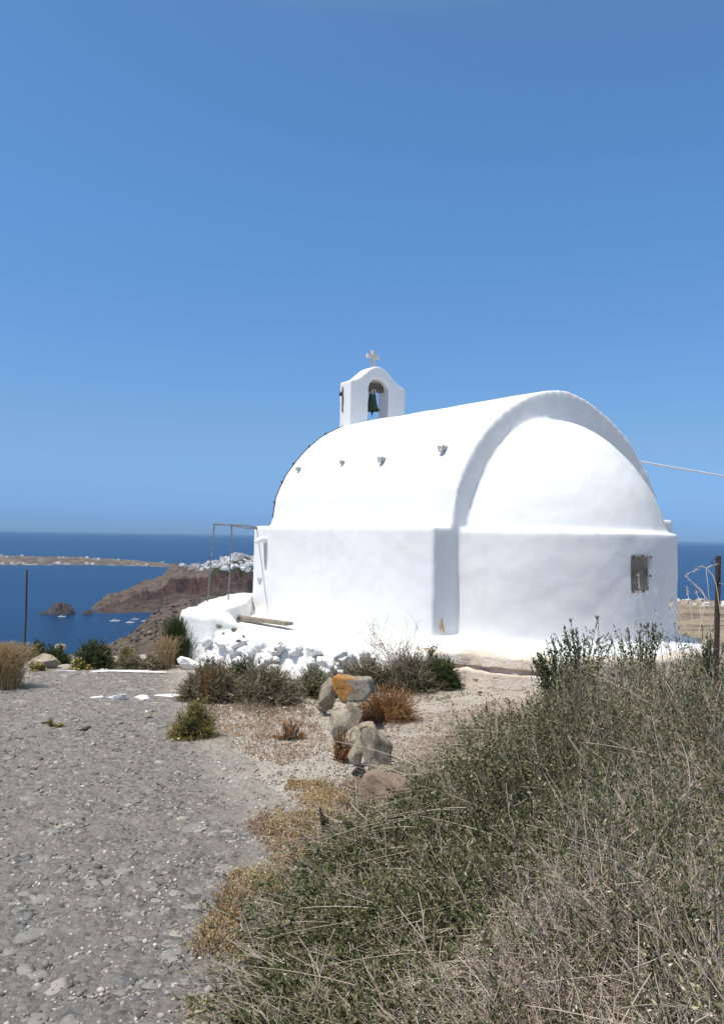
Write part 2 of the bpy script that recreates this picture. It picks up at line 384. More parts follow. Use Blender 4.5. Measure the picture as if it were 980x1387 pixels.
# ------------------------------------------------------------------ ground
def hz_base(x, y):
    return -.004 * np.maximum(y, 0) + .018 * fbm(np.asarray(x) * .9, np.asarray(y) * .9, seed=3) + .008 * fbm(np.asarray(x) * 5, np.asarray(y) * 5, seed=5, o=3)
KX = [-3000, 100, 125, 150, 170, 190, 207, 225, 250, 300, 360, 700, 880, 930, 1000, 3000]
D0 = [182, 182, 181, 180, 179, 178, 177, 176, 175, 172, 170, 160, 152, 150, 150, 150]
D1 = [215, 200, 168, 160, 150, 131, 113, 100, 90, 86, 84, 82, 80, 79, 79, 80]
RE = [750, 780, 920, 965, 1030, 1178, 1360, 1500, 1600, 1600, 1500, 900, 620, 600, 600, 600]
def ground_h(x, y):
    x = np.asarray(x, float); y = np.asarray(y, float)
    r = np.hypot(x, y); ya = np.maximum(y, .25 * r)
    px = 490 + 1040 * x / np.maximum(ya, 1e-3)
    d0 = np.interp(px, KX, D0); d1 = np.interp(px, KX, D1); re = np.interp(px, KX, RE)
    rr = np.maximum(ya, 1e-3)
    t = np.clip(np.log(np.maximum(rr, 12) / 12) / np.log(re / 12), 0, 1.0)
    d = d0 + (d1 - d0) * t ** 1.25
    zf = EYE - rr * d / 1040
    amp = ss(30, 320, rr)
    rock = 3.2 * fbm(x / 34, y / 34, seed=11, o=6, gain=.62) + 2.6 * (np.abs(fbm(x / 13, y / 13, seed=21, o=3)) - .4)
    zf = zf + amp * rock * np.where(px > 500, .35, 1) + .25 * ss(12, 40, rr) * fbm(x / 4, y / 4, seed=8)
    over = np.maximum(rr - re, 0); zf = zf - over * .7 - (over > 0) * 2
    zf = np.maximum(zf, SEA - 10)
    back = ss(0.1, -.4, y / np.maximum(r, 1e-3))       # behind the camera the plateau stays high
    zf = zf * (1 - back) + (-.5 - .02 * r) * back
    b_ = hz_base(x, y)
    w_ = ss(9.6, 13.5, r)
    return b_ * (1 - w_) + zf * w_
pxs = np.concatenate([np.arange(-60, 370, 1.6), np.arange(370, 1030, 5.0)])
azm = np.arctan((pxs - 490) / 1040)
azr = np.concatenate([azm, np.linspace(azm[-1], azm[0] + 2 * math.pi, 92)[1:-1]])
rr_ = np.concatenate([np.geomspace(.3, 14, 170), np.geomspace(14, 2600, 300)[1:]])
A_, R_ = np.meshgrid(azr, rr_)
X_, Y_ = np.sin(A_) * R_, np.cos(A_) * R_
Z_ = ground_h(X_, Y_)
na, nr = len(azr), len(rr_)
V = np.stack([X_.ravel(), Y_.ravel(), Z_.ravel()], 1); V = np.vstack([V, [[0, 0, float(ground_h(0., 0.))]]])
idx = np.arange(na * nr).reshape(nr, na); nx = np.roll(idx, -1, axis=1)
Fq = np.stack([idx[:-1], nx[:-1], nx[1:], idx[1:]], -1).reshape(-1, 4)[:, ::-1]
Ft = np.stack([np.full(na, na * nr), nx[0], idx[0]], 1)[:, ::-1]
# natural colours of the slopes
n1 = fbm(V[:, 0] / 60, V[:, 1] / 60, seed=31, o=5); n2 = fbm(V[:, 0] / 9, V[:, 1] / 9, seed=41, o=4)
brown = np.array([.115, .088, .072]); red = np.array([.125, .078, .064]); green = np.array([.085, .085, .04]); tanc = np.array([.34, .27, .19])
def lerp3(a, b, t): return a * (1 - t[:, None]) + b * t[:, None]
zc = lerp3(np.broadcast_to(brown, (len(V), 3)), red, ss(-.1, .6, n1))
zc = lerp3(zc, green, ss(.0, .5, n2) * .6 * ss(600, 100, np.hypot(V[:, 0], V[:, 1])))
zc = lerp3(zc, tanc, ss(.1, .3, V[:, 0] / np.maximum(V[:, 1], .1)) * .8)
fw = ss(13, 26, np.hypot(V[:, 0], V[:, 1]))
g = link('ground', npmesh('ground', V, [Fq, Ft], {'zone': zc, 'farw': fw}), M['ground'], smooth=True); g['kind'] = 'structure'

# the path: grey cobbles, ragged right edge
EDGE = np.array([on(228, 912, -.04)[:2], on(232, 960, -.04)[:2], on(262, 1010, -.03)[:2], on(300, 1060, -.02)[:2], on(335, 1120, -.02)[:2], on(335, 1180, -.01)[:2], on(305, 1260, -.01)[:2], on(262, 1387, 0)[:2]])
EDGE = np.vstack([EDGE, [[-.5, 1.4], [-.3, 0], [.2, -3], [.6, -8]]])
ey, ex = EDGE[::-1, 1], EDGE[::-1, 0]
PEND = on(150, 909, -.04)[1]
ys = np.concatenate([np.linspace(-8, 1.8, 30)[:-1], np.linspace(1.8, PEND, 170)])
qs = np.linspace(0, 1, 150)
Yg, Qg = np.meshgrid(ys, qs, indexing='ij')
right_x = np.interp(Yg, ey, ex) + .08 * fbm(Yg * 2, Yg * 0, seed=2) + .35
left_x = -6.2 + Yg * 0
Xg = left_x + (right_x - left_x) * Qg
Zg = hz_base(Xg, Yg) + .006 + .006 * fbm(Xg * 14, Yg * 14, seed=77, o=2)
wback = ss(9.6, 13.5, np.hypot(Xg, Yg))
Zg = np.where(wback > 0, ground_h(Xg, Yg) + .008, Zg)
edge = np.clip((right_x - Xg) / .8, 0, 1.4)
i_ = np.arange(Yg.size).reshape(Yg.shape)
Fq = np.stack([i_[:-1, :-1], i_[:-1, 1:], i_[1:, 1:], i_[1:, :-1]], -1).reshape(-1, 4)
p = link('path', npmesh('path', np.stack([Xg.ravel(), Yg.ravel(), Zg.ravel()], 1), [Fq], {'edge': edge.ravel()}), M['path'], smooth=True); p['kind'] = 'structure'
def path_edge(y): return np.interp(y, ey, ex)

# pebble scatter
def ico(sub=1):
    bm = bmesh.new(); bmesh.ops.create_icosphere(bm, subdivisions=sub, radius=1)
    V = np.array([v.co[:] for v in bm.verts]); Fa = np.array([[v.index for v in f.verts] for f in bm.faces]); bm.free(); return V, Fa
I1 = ico(1); I2 = ico(2); I3 = ico(3); I4 = ico(4)
def scatter(bag, base, pos, size, var, flat=(.6, .9), jitter=.25):
    V0, F0 = base; n = len(pos); k = len(V0)
    V = V0[None] * (1 + rng.uniform(-jitter, jitter, (n, k, 1)))
    V = V * np.stack([rng.uniform(.75, 1.3, n), rng.uniform(.6, 1, n), rng.uniform(flat[0], flat[1], n)], 1)[:, None]
    a = rng.uniform(0, 2 * math.pi, n); c, s = np.cos(a), np.sin(a)
    X = V[..., 0] * c[:, None] - V[..., 1] * s[:, None]; Y = V[..., 0] * s[:, None] + V[..., 1] * c[:, None]
    V = np.stack([X, Y, V[..., 2]], -1) * size[:, None, None] + pos[:, None]
    Fa = (F0[None] + (np.arange(n) * k)[:, None, None]).reshape(-1, 3)
    bag.add(V.reshape(-1, 3), Ft=Fa, var=np.repeat(var, k))

def sample_img(n, x0, x1, y0, y1, z=-.03, py=1.0):
    """random ground points seen between the given picture limits, uniform on the ground"""
    xs, ys_ = [], []
    lo = on(490, y1, z)[1]; hi = on(490, y0, z)[1]
    y = rng.uniform(lo ** (1 / py), hi ** (1 / py), n) ** py
    xn = rng.uniform(x0, x1, n); x = (xn - 490) / 1040 * y
    return x, y
bag = Bag()
for cnt, smin, smax, y0 in ((26000, .0025, .007, 960), (9000, .006, .012, 912), (550, .011, .022, 905)):
    x, y = sample_img(cnt, -80, 1000, y0, 1420, py=1.3)
    kp = ~((x > path_edge(y)) & (x > .4 + (y - 4) * .6) & (y < 7)); kp &= y < 9
    onp = x < path_edge(y)
    kp &= ~(onp & (rng.rand(len(x)) < .25))
    x, y, onp = x[kp], y[kp], onp[kp]
    s = rng.uniform(smin, smax, len(x))
    v = rng.uniform(0, 1, len(x)); v = np.where(onp, v * .96, .25 + v * .72)
    scatter(bag, I1, np.stack([x, y, ground_h(x, y) + s * .15 + .004], 1), s, v)
g = bag.build('gravel', M['gravel']); g['kind'] = 'stuff'; g['label'] = 'loose pale gravel strewn over the path and bare dirt'
# embedded cobbles
bag = Bag()
x, y = sample_img(1500, -80, 420, 908, 1420, py=1.2); kp = (x < path_edge(y) + rng.normal(0, .12, len(x)) - .05) & (y < PEND)
x, y = x[kp], y[kp]
s = rng.uniform(.018, .055, len(x)) * np.where(rng.rand(len(x)) < .05, 1.6, 1)
scatter(bag, I2, np.stack([x, y, ground_h(x, y) - s * .07 + .004], 1), s, rng.rand(len(x)), flat=(.08, .17), jitter=.24)
g = bag.build('cobbles', M['cobble'], smooth=False); g['kind'] = 'stuff'; g['label'] = 'flat grey cobbles set in the concrete of the path'

# ------------------------------------------------------------------ chapel
Cc = np.array([2.772, 10.5]); QO = .147
def loc(q, t, z): 
    p_ = Cc + Uv * q + Rv * t; return (p_[0], p_[1], z)
W0, W1 = -2.478, 2.80; LEN = 4.08; EAVE = 1.74; ARH = 1.91; QC = .147; HW = 2.33
AQ, AR, DR, DH = -.41, 1.63, 1.51, 1.49; ALEDGE = 1.695
def prism(bm, pts, z0, z1, taper=1.0):
    """pts (q,t) loop -> closed prism"""
    lo = [bm.verts.new(loc(q, t, z0)) for q, t in pts]; hi = [bm.verts.new(loc(q, t, z1)) for q, t in pts]
    n = len(pts)
    bm.faces.new(hi); bm.faces.new(lo[::-1])
    for i in range(n): bm.faces.new((lo[i], lo[(i + 1) % n], hi[(i + 1) % n], hi[i]))
def extr(bm, prof, t0, t1):
    """prof (q,z) loop extruded along ridge"""
    a = [bm.verts.new(loc(q, t0, z)) for q, z in prof]; b_ = [bm.verts.new(loc(q, t1, z)) for q, z in prof]
    n = len(prof)
    bm.faces.new(a); bm.faces.new(b_[::-1])
    for i in range(n): bm.faces.new((a[(i + 1) % n], a[i], b_[i], b_[(i + 1) % n]))
def remeshed(bms, voxel, smooth_it, cut=None):
    me = bpy.data.meshes.new('tmp'); bmm = bmesh.new()
    for b_ in bms:
        bmesh.ops.recalc_face_normals(b_, faces=b_.faces)
        t_ = bpy.data.meshes.new('t'); b_.to_mesh(t_); b_.free(); bmm.from_mesh(t_)
    bmm.to_mesh(me); bmm.free()
    o = bpy.data.objects.new('tmp', me); C.objects.link(o)
    md = o.modifiers.new('r', 'REMESH'); md.mode = 'VOXEL'; md.voxel_size = voxel
    if smooth_it:
        md = o.modifiers.new('s', 'SMOOTH'); md.iterations = smooth_it; md.factor = .5
    dg = bpy.context.evaluated_depsgraph_get(); out = bpy.data.meshes.new_from_object(o.evaluated_get(dg))
    bpy.data.objects.remove(o)
    return out
def getmesh(me):
    V = np.empty(len(me.vertices) * 3, np.float32); me.vertices.foreach_get('co', V); V = V.reshape(-1, 3).astype(float)
    N = np.empty(len(me.vertices) * 3, np.float32); me.vertices.foreach_get('normal', N); N = N.reshape(-1, 3).astype(float)
    q = np.array([list(p_.vertices) if len(p_.vertices) == 4 else list(p_.vertices) + [p_.vertices[2]] for p_ in me.polygons])
    return V, N, q

b1 = bmesh.new(); prism(b1, [(W0, 0), (W1 - .05, 0), (W1 - .05, LEN), (W0, LEN)], -.25, EAVE)
prof = []
for i in range(49):
    a = -1 + 2 * i / 48; h = (1 - abs(a) ** 1.72) ** .545 if abs(a) < 1 else 0
    # the ridge sits a little left of the middle, as in the photo
    prof.append((QC + HW * a - .13 * (1 - a * a), EAVE + ARH * h))
b2 = bmesh.new(); extr(b2, [(QC - HW, EAVE - .6)] + prof + [(QC + HW, EAVE - .6)], .0, LEN)
# apse wall with a niche cut
b3 = bmesh.new(); pts = [(AQ + AR * math.cos(a), -AR * math.sin(a)) for a in np.linspace(0, math.pi, 60)]
prism(b3, [(AQ + AR, .6)] + pts + [(AQ - AR, .6)], -.25, ALEDGE)
b4 = bmesh.new(); Vd, Fd = I4
bmesh.ops.create_icosphere(b4, subdivisions=5, radius=1)
for v in b4.verts:
    x_, y_, z_ = v.co; pl_ = math.hypot(x_, y_)
    z_ = max(1 - pl_ ** 1.95, 0) ** .68 if z_ > 0 else z_ * .08
    v.co = loc(AQ + DR * x_, DR * y_, ALEDGE - .04 + (DH + .04) * z_)
b5 = bmesh.new(); prism(b5, [(W1 - .42, .0), (W1, .0), (W1, .62), (W1 - .42, .62)], 1.2, 1.93)
Z3_ = np.array([0, 0, 1.])
# niche: where the picture ray through its middle meets the apse cylinder
ac = np.array(loc(AQ, 0, 0))[:2]
def hit_apse(x, y, rad=AR):
    d = ray(x, y); a2 = d[0] ** 2 + d[1] ** 2; bb = -(d[0] * ac[0] + d[1] * ac[1]); cc = ac @ ac - rad * rad
    disc = max(bb * bb - a2 * cc, 0); t = (-bb - math.sqrt(disc)) / a2; return EYEP + d * t
pw = hit_apse(865.5, 776); nw = np.array([*(pw[:2] - ac) / AR, 0]); tw = np.array([-nw[1], nw[0], 0]); 
pl = hit_apse(853, 776); prr = hit_apse(879.5, 776); ww = abs((prr - pl) @ tw) ; zt = hit_apse(866, 751)[2]; zb = hit_apse(866, 803)[2]
pw = (pl + prr) / 2; nw = np.array([*(pw[:2] - ac), 0]); nw /= np.linalg.norm(nw); tw = np.array([-nw[1], nw[0], 0])
pw = np.array([ac[0], ac[1], (zt + zb) / 2]) + nw * AR
if tw @ right < 0: tw = -tw
print('NICHE', ww, zt - zb, pw)
bc = bmesh.new(); bmesh.ops.create_cube(bc, size=1)
wn, hn = ww * .86, (zt - zb) * .94
for v in bc.verts:
    s_ = 1.0 if v.co.y > 0 else .7
    p_ = pw + tw * v.co.x * wn * s_ + np.array([0, 0, v.co.z * hn * s_]) + nw * (.3 if v.co.y > 0 else -.22); v.co = p_
def to_obj(b_):
    bmesh.ops.recalc_face_normals(b_, faces=b_.faces); m_ = bpy.data.meshes.new('t'); b_.to_mesh(m_); b_.free(); o = bpy.data.objects.new('t', m_); C.objects.link(o); return o
# white plaster skirt round the foot of the walls
b6 = bmesh.new()
def skirt(bm, off0, off1, z0, z1):
    def ring(o_):
        return [(W0 - o_ * .5, 4.0), (W0 - o_ * .5, -o_ * .55)] + [(AQ - (AR + o_) * math.cos(a), -(AR + o_) * math.sin(a)) for a in np.linspace(.25, math.pi - .2, 28)] + [(W1 - .12, -o_ * .3), (W1 - .12, 4.0)]
    lo, hi = ring(off0), ring(off1); n = len(lo)
    lo = [bm.verts.new(loc(q, t, z0)) for q, t in lo]; hi = [bm.verts.new(loc(q, t, z1)) for q, t in hi]
    bm.faces.new(hi); bm.faces.new(lo[::-1])
    for i in range(n): bm.faces.new((lo[i], lo[(i + 1) % n], hi[(i + 1) % n], hi[i]))
skirt(b6, .30, .02, .30, .42)
b7 = bmesh.new(); skirt(b7, .32, .30, .0, .31)
me = remeshed([b1, b2, b3, b4, b5, b6, b7], .026, 14)
oa = bpy.data.objects.new('t', me); C.objects.link(oa); oc = to_obj(bc)
md = oa.modifiers.new('b', 'BOOLEAN'); md.operation = 'DIFFERENCE'; md.object = oc; md.solver = 'EXACT'
md = oa.modifiers.new('t', 'TRIANGULATE'); md.min_vertices = 5
dg = bpy.context.evaluated_depsgraph_get(); me = bpy.data.meshes.new_from_object(oa.evaluated_get(dg)); bpy.data.objects.remove(oa); bpy.data.objects.remove(oc)
V, N, Q = getmesh(me)
V = V + N * (.012 * fbm(V[:, 0] * 1.6, V[:, 1] * 1.6, V[:, 2] * 1.6, o=3, seed=51) + .0018 * fbm(V[:, 0] * 7, V[:, 1] * 7, V[:, 2] * 7, o=2, seed=61))[:, None]
fc = V[Q].mean(1); q_ = (fc[:, :2] - Cc) @ Uv; t_ = (fc[:, :2] - Cc) @ Rv; zz = fc[:, 2]
rad_ = np.hypot(q_ - AQ, t_)
is_ap = (t_ < -.012)
part = np.where(zz < .415 - .0, 3, 0)
part = np.where((part == 0) & (zz > EAVE - .03) & ~is_ap, 1, part)
part = np.where((part == 0) & is_ap & (zz > ALEDGE - .03), 4, part)
part = np.where((part == 0) & is_ap, 2, part)
_d = fc - pw; _ins = (np.abs(_d @ tw) < wn * .485) & (np.abs(_d[:, 2]) < hn * .47) & (np.abs(_d @ nw) < .1)
part = np.where(_ins, 5, part)
chapel = empty('chapel', loc(0, LEN / 2, 0))
tag(chapel, 'whitewashed barrel vaulted chapel with rounded apse and small bell gable', 'chapel')
bpy.context.view_layer.update(); inv = chapel.matrix_world.inverted()
def child(o, par=chapel):
    o.parent = par; o.matrix_parent_inverse = par.matrix_world.inverted(); return o
bpy.context.view_layer.update()
meN = bpy.data.meshes.new('n')
def submesh(name, V, Q, sel, material, par, VN):
    f = Q[sel]; u, inv_ = np.unique(f, return_inverse=True); f = inv_.reshape(f.shape)
    tri = f[:, 2] == f[:, 3]
    fs = []
    if (~tri).any(): fs.append(f[~tri])
    if tri.any(): fs.append(f[tri][:, :3])
    me = npmesh(name, V[u], fs); o = link(name, me, material, None, True)
    me.normals_split_custom_set_from_vertices(VN[u].tolist())
    return child(o, par) if par else o
fn = np.cross(V[Q[:, 2]] - V[Q[:, 0]], V[Q[:, 3]] - V[Q[:, 1]]); VN = np.zeros_like(V)
for k in range(4): np.add.at(VN, Q[:, k], fn)
VN /= np.linalg.norm(VN, axis=1, keepdims=True) + 1e-12
if (VN * N).sum() < 0: VN = -VN
for nm, k in (('nave_wall', 0), ('vaulted_roof', 1), ('apse_wall', 2), ('footing', 3), ('apse_dome', 4)):
    submesh(nm, V, Q, part == k, M['plaster'], chapel, VN)
rv = []
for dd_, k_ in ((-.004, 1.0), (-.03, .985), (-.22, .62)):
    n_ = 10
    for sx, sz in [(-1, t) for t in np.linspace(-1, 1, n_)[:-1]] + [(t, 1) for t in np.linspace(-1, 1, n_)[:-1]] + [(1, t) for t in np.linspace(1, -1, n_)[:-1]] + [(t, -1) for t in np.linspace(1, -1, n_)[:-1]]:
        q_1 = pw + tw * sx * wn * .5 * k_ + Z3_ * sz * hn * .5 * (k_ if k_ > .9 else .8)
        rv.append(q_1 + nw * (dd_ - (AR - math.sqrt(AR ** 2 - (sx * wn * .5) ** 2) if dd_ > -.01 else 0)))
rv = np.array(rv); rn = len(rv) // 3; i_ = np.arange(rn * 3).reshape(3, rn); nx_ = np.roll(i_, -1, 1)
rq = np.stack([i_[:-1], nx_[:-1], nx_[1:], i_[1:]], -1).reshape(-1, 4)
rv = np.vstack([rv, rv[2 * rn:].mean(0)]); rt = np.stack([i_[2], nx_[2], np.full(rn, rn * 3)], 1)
child(link('window_recess', npmesh('window_recess', rv, [rq, rt]), M['niche'], None))
chapel_bvh = BVHTree.FromPolygons([tuple(v) for v in V], [tuple(dict.fromkeys(map(int, f))) for f in Q])
def hit(x, y, bvh=None):
    r_ = (bvh or chapel_bvh).ray_cast(Vector(EYEP), Vector(ray(x, y)).normalized()); return r_[0], r_[1]

# cream rendered footing slabs, a dark gap between them
def cream_slab(off, z0, z1, seed):
    bm = bmesh.new()
    skirt(bm, off, off - .03, z0, z1); me = remeshed([bm], .018, 1); V2, N2, Q2 = getmesh(me)
    V2 = V2 + N2 * (.030 * fbm(V2[:, 0] * 3, V2[:, 1] * 3, V2[:, 2] * 7, o=6, seed=seed, gain=.62))[:, None]
    f2 = np.cross(V2[Q2[:, 2]] - V2[Q2[:, 0]], V2[Q2[:, 3]] - V2[Q2[:, 1]]); 
    return submesh('foundation_slab', V2, Q2, np.ones(len(Q2), bool), M['cream'], chapel, N2)
cream_slab(.42, .165, .305, 5); cream_slab(.37, .0, .3, 7) ; cream_slab(.48, -.25, .13, 9)

# bell gable
GT = 3.86; GTH = .30; GQ = -.13
def rot_loc(q, t, z): return Vector(loc(q, t, z))
gc = GQ
b1 = bmesh.new()
gw = .63; iw = .235; zc_ = 3.98; z0 = 3.2
out = [(gc - gw, z0), (gc - gw, 4.26), (gc - gw + .12, 4.30)] 
for i in range(13):
    a = -1 + 2 * i / 12; out.append((gc + a * .44, 4.33 + .26 * math.cos(a * math.pi / 2) ** 1.15))
out += [(gc + gw - .12, 4.30), (gc + gw, 4.26), (gc + gw, z0)]
inn = [(gc + iw, z0)] + [(gc + iw * math.cos(a), 4.14 + iw * math.sin(a)) for a in np.linspace(0, math.pi, 15)] + [(gc - iw, z0)]
extr(b1, out + inn, GT, GT + GTH)
bmesh.ops.triangulate(b1, faces=b1.faces)
me = remeshed([b1], .018, 4); V2, N2, Q2 = getmesh(me)
V2 = V2 + N2 * (.006 * fbm(V2[:, 0] * 3, V2[:, 1] * 3, V2[:, 2] * 3, o=3, seed=71))[:, None]
gable = submesh('bell_gable', V2, Q2, np.ones(len(Q2), bool), M['plaster'], chapel, N2)

def boxes(name, L_, mt, par=None, bev=.0, smooth=False):
    """L_: list of (center, axes 3 half vectors)"""
    bm = bmesh.new()
    for c_, ax, ay, az_ in L_:
        c_ = Vector(c_); ax, ay, az_ = Vector(ax), Vector(ay), Vector(az_)
        vs = [bm.verts.new(c_ + ax * sx + ay * sy + az_ * sz) for sx in (-1, 1) for sy in (-1, 1) for sz in (-1, 1)]
        for f in ((0, 1, 3, 2), (4, 6, 7, 5), (0, 4, 5, 1), (2, 3, 7, 6), (0, 2, 6, 4), (1, 5, 7, 3)): bm.faces.new([vs[i] for i in f])
    bmesh.ops.recalc_face_normals(bm, faces=bm.faces)
    if bev: bmesh.ops.bevel(bm, geom=bm.edges[:], offset=bev, segments=2, affect='EDGES', profile=.6)
    me = bpy.data.meshes.new(name); bm.to_mesh(me); bm.free()
    o = link(name, me, mt, None, smooth)
    return child(o, par) if par else o
U3 = np.array([*Uv, 0]); R3 = np.array([*Rv, 0]); Z3 = np.array([0, 0, 1.])
cz = 4.585
cc_ = np.array(loc(gc - .02, GT + GTH / 2, 0))
def star_cross():
    prof_ = []
    h_, w_, a_, cy = .31, .135, .028, .205
    prof_ = [(-a_, -.05), (a_, -.05), (a_ * .8, cy - a_), (w_, cy - a_ * 1.3), (w_, cy + a_ * 1.3), (a_ * .8, cy + a_), (a_ * 1.3, h_), (-a_ * 1.3, h_), (-a_ * .8, cy + a_), (-w_, cy + a_ * 1.3), (-w_, cy - a_ * 1.3), (-a_ * .8, cy - a_)]
    bm = bmesh.new()
    f0 = [bm.verts.new(cc_ + U3 * x_ + Z3 * (cz + y_) - R3 * .03) for x_, y_ in prof_]; f1 = [bm.verts.new(cc_ + U3 * x_ + Z3 * (cz + y_) + R3 * .03) for x_, y_ in prof_]
    bm.faces.new(f0); bm.faces.new(f1[::-1])
    for i in range(12): bm.faces.new((f0[i], f1[i], f1[(i + 1) % 12], f0[(i + 1) % 12]))
    bmesh.ops.recalc_face_normals(bm, faces=bm.faces); bmesh.ops.bevel(bm, geom=bm.edges[:], offset=.006, segments=2, affect='EDGES')
    me = bpy.data.meshes.new('cross'); bm.to_mesh(me); bm.free(); return child(link('cross', me, M['crossm'], None))
star_cross()
# bell, hanging in the gable
def lathe(name, prof_, mt, center, par=None, seg=28, sm=True):
    V = []; n = len(prof_)
    for r_, z_ in prof_:
        for i in range(seg): a = 2 * math.pi * i / seg; V.append([center[0] + r_ * math.cos(a), center[1] + r_ * math.sin(a), center[2] + z_])
    i_ = np.arange(n * seg).reshape(n, seg); nx_ = np.roll(i_, -1, 1)
    Fq = np.stack([i_[:-1], nx_[:-1], nx_[1:], i_[1:]], -1).reshape(-1, 4)
    me = npmesh(name, V, [Fq]); o = link(name, me, mt, None, sm); return child(o, par) if par else o
bp = np.array(loc(gc - .02, GT + GTH / 2, 3.95))
bell = empty('bell', tuple(bp)); bpy.context.view_layer.update()
tag(bell, 'green bronze bell hanging from a brown wooden yoke inside the white gable arch', 'bell')
lathe('bell_body', [(0.0, .17), (.045, .168), (.062, .15), (.068, .10), (.078, .02), (.10, -.06), (.135, -.115), (.138, -.13), (.122, -.125), (.09, -.05), (.06, .1), (0, .13)], M['bronze'], bp, bell)
lathe('clapper', [(0, -.05), (.008, -.05), (.01, -.13), (.022, -.15), (.02, -.175), (.006, -.2), (.005, -.24), (0, -.245)], M['darkwire'], bp, bell, 12)
boxes('yoke', [(bp + Z3 * .27, U3 * .225, R3 * .045, Z3 * .055), (bp + Z3 * .345, U3 * .18, R3 * .04, Z3 * .02)], M['darkwood'], bell, .008)
boxes('hanger', [(bp + Z3 * .2 + U3 * .03, U3 * .012, R3 * .05, Z3 * .05)], M['clay'], bell, .003)
boxes('hanger', [(bp + Z3 * .2 - U3 * .03, U3 * .012, R3 * .05, Z3 * .05)], M['clay'], bell, .003)

# roof spouts
def tube_obj(name, P, r_, mt, par=None, sides=8):
    b_ = Bag(); P = np.asarray(P, float)[None]; strands(b_, P, np.full(P.shape[:2], float(r_)) if np.isscalar(r_) else np.asarray(r_, float)[None], np.array([.5]), sides)
    n_ = P.shape[1] * sides
    o = b_.build(name, mt, None, True)
    return child(o, par) if par else o
for (x, y, s_) in ((406, 636, .6), (465, 627, .55), (520, 623, .8), (603, 608, .85)):
    p_, n_ = hit(x, y)
    p_ = np.array(p_); outd = -U3
    V = []; segs = 9; L_ = .13 * s_
    dirv = -U3 * .85 + Z3 * .1
    for j, (l, r_) in enumerate(((-.05, .03), (0, .034), (L_ * .5, .045), (L_, .055), (L_, .043), (0.02, .018))):
        for i in range(segs + 1):
            a = math.pi + math.pi * i / segs * 1.0
            V.append(p_ + dirv * l + R3 * math.cos(a) * r_ * s_ * 1.1 + Z3 * (math.sin(a) * r_ * s_ * 2.0 + .03))
    i_ = np.arange(len(V)).reshape(6, segs + 1)
    Fq = np.stack([i_[:-1, :-1], i_[:-1, 1:], i_[1:, 1:], i_[1:, :-1]], -1).reshape(-1, 4)
    Fq = np.vstack([Fq, [[i_[5, 0], i_[5, 1], i_[0, 1], i_[0, 0]]]])
    child(link('roof_spout', npmesh('roof_spout', V, [Fq]), M['clay'], None, True))
p_, n_ = hit(360, 731); p_ = np.array(p_)
tube_obj('wall_spout', [p_ + U3 * .02, p_ - U3 * .06, p_ - U3 * .12 - Z3 * .01, p_ - U3 * .16 - Z3 * .03], [.045, .05, .05, .035], M['plaster'], chapel, 12)
child(lathe('spout_tip', [(0, .03), (.03, .02), (.04, 0), (.03, -.02), (0, -.03)], M['plaster'], p_ - U3 * .16 - Z3 * .03))
tube_obj('spout_shadow', [p_ - U3 * .03 - Z3 * .03, p_ - U3 * .02 - Z3 * .2, p_ - U3 * .015 - Z3 * .42], [.008, .012, .004], M['clay'], chapel, 6)  # grey strip added as the spout's cast shadow down the wall
p_, n_ = hit(352, 785.5)
boxes('wall_plate', [(np.array(p_) - U3 * .012, R3 * .05, U3 * .012, Z3 * .03)], M['clay'], chapel, .004)
# apse window: clear dirty pane with a broken corner, screws and dark brown back
m, nt, b = mat('grimy_clear_pane', .25, .5)
c = ramp(nt, noise(nt, 9, 5, .6), [(.3, (.36, .32, .26)), (.7, (.52, .49, .42))]); nt.links.new(c, b.inputs['Base Color'])
tr = nt.nodes.new('ShaderNodeBsdfTransparent'); mx = nt.nodes.new('ShaderNodeMixShader')
nt.links.new(ramp(nt, noise(nt, 6, 5, .6), [(.35, .12), (.7, .42)]), mx.inputs[0]); nt.links.new(tr.outputs[0], mx.inputs[1]); nt.links.new(b.outputs[0], mx.inputs[2])
nt.links.new(mx.outputs[0], nt.nodes['Material Output'].inputs[0]); M['pane'] = m
win = boxes('window', [(pw - nw * .2, tw * wn * .30, nw * .008, Z3 * hn * .33)], M['niche'], chapel)
hw_, hh_ = ww / 2, (zt - zb) / 2
po = [(-hw_, hh_), (hw_, hh_ * .94), (hw_, -hh_ * .35), (hw_ * .25, -hh_), (-hw_, -hh_ * 1.02)]
bm = bmesh.new(); sag = lambda x_: nw * (.02)
f0 = [bm.verts.new(pw + tw * x_ + Z3 * y_ + nw * .012) for x_, y_ in po]; f1 = [bm.verts.new(pw + tw * x_ + Z3 * y_ + nw * .018) for x_, y_ in po]
bm.faces.new(f0); bm.faces.new(f1[::-1])
for i in range(5): bm.faces.new((f0[i], f1[i], f1[(i + 1) % 5], f0[(i + 1) % 5]))
bmesh.ops.recalc_face_normals(bm, faces=bm.faces); me = bpy.data.meshes.new('pane'); bm.to_mesh(me); bm.free()
pane = link('pane', me, M['pane'], None); bpy.context.view_layer.update(); child(pane, win)
sb = []
for x_, y_ in ((-.85, .9), (.05, .93), (.88, .85), (.88, -.12), (-.88, -.93), (.2, -.92)):
    c_ = pw + tw * x_ * hw_ + Z3 * y_ * hh_ + nw * .022; child(boxes('screw', [(c_, tw * .009, nw * .008, Z3 * .011)], M['rust'], None, .003), win)
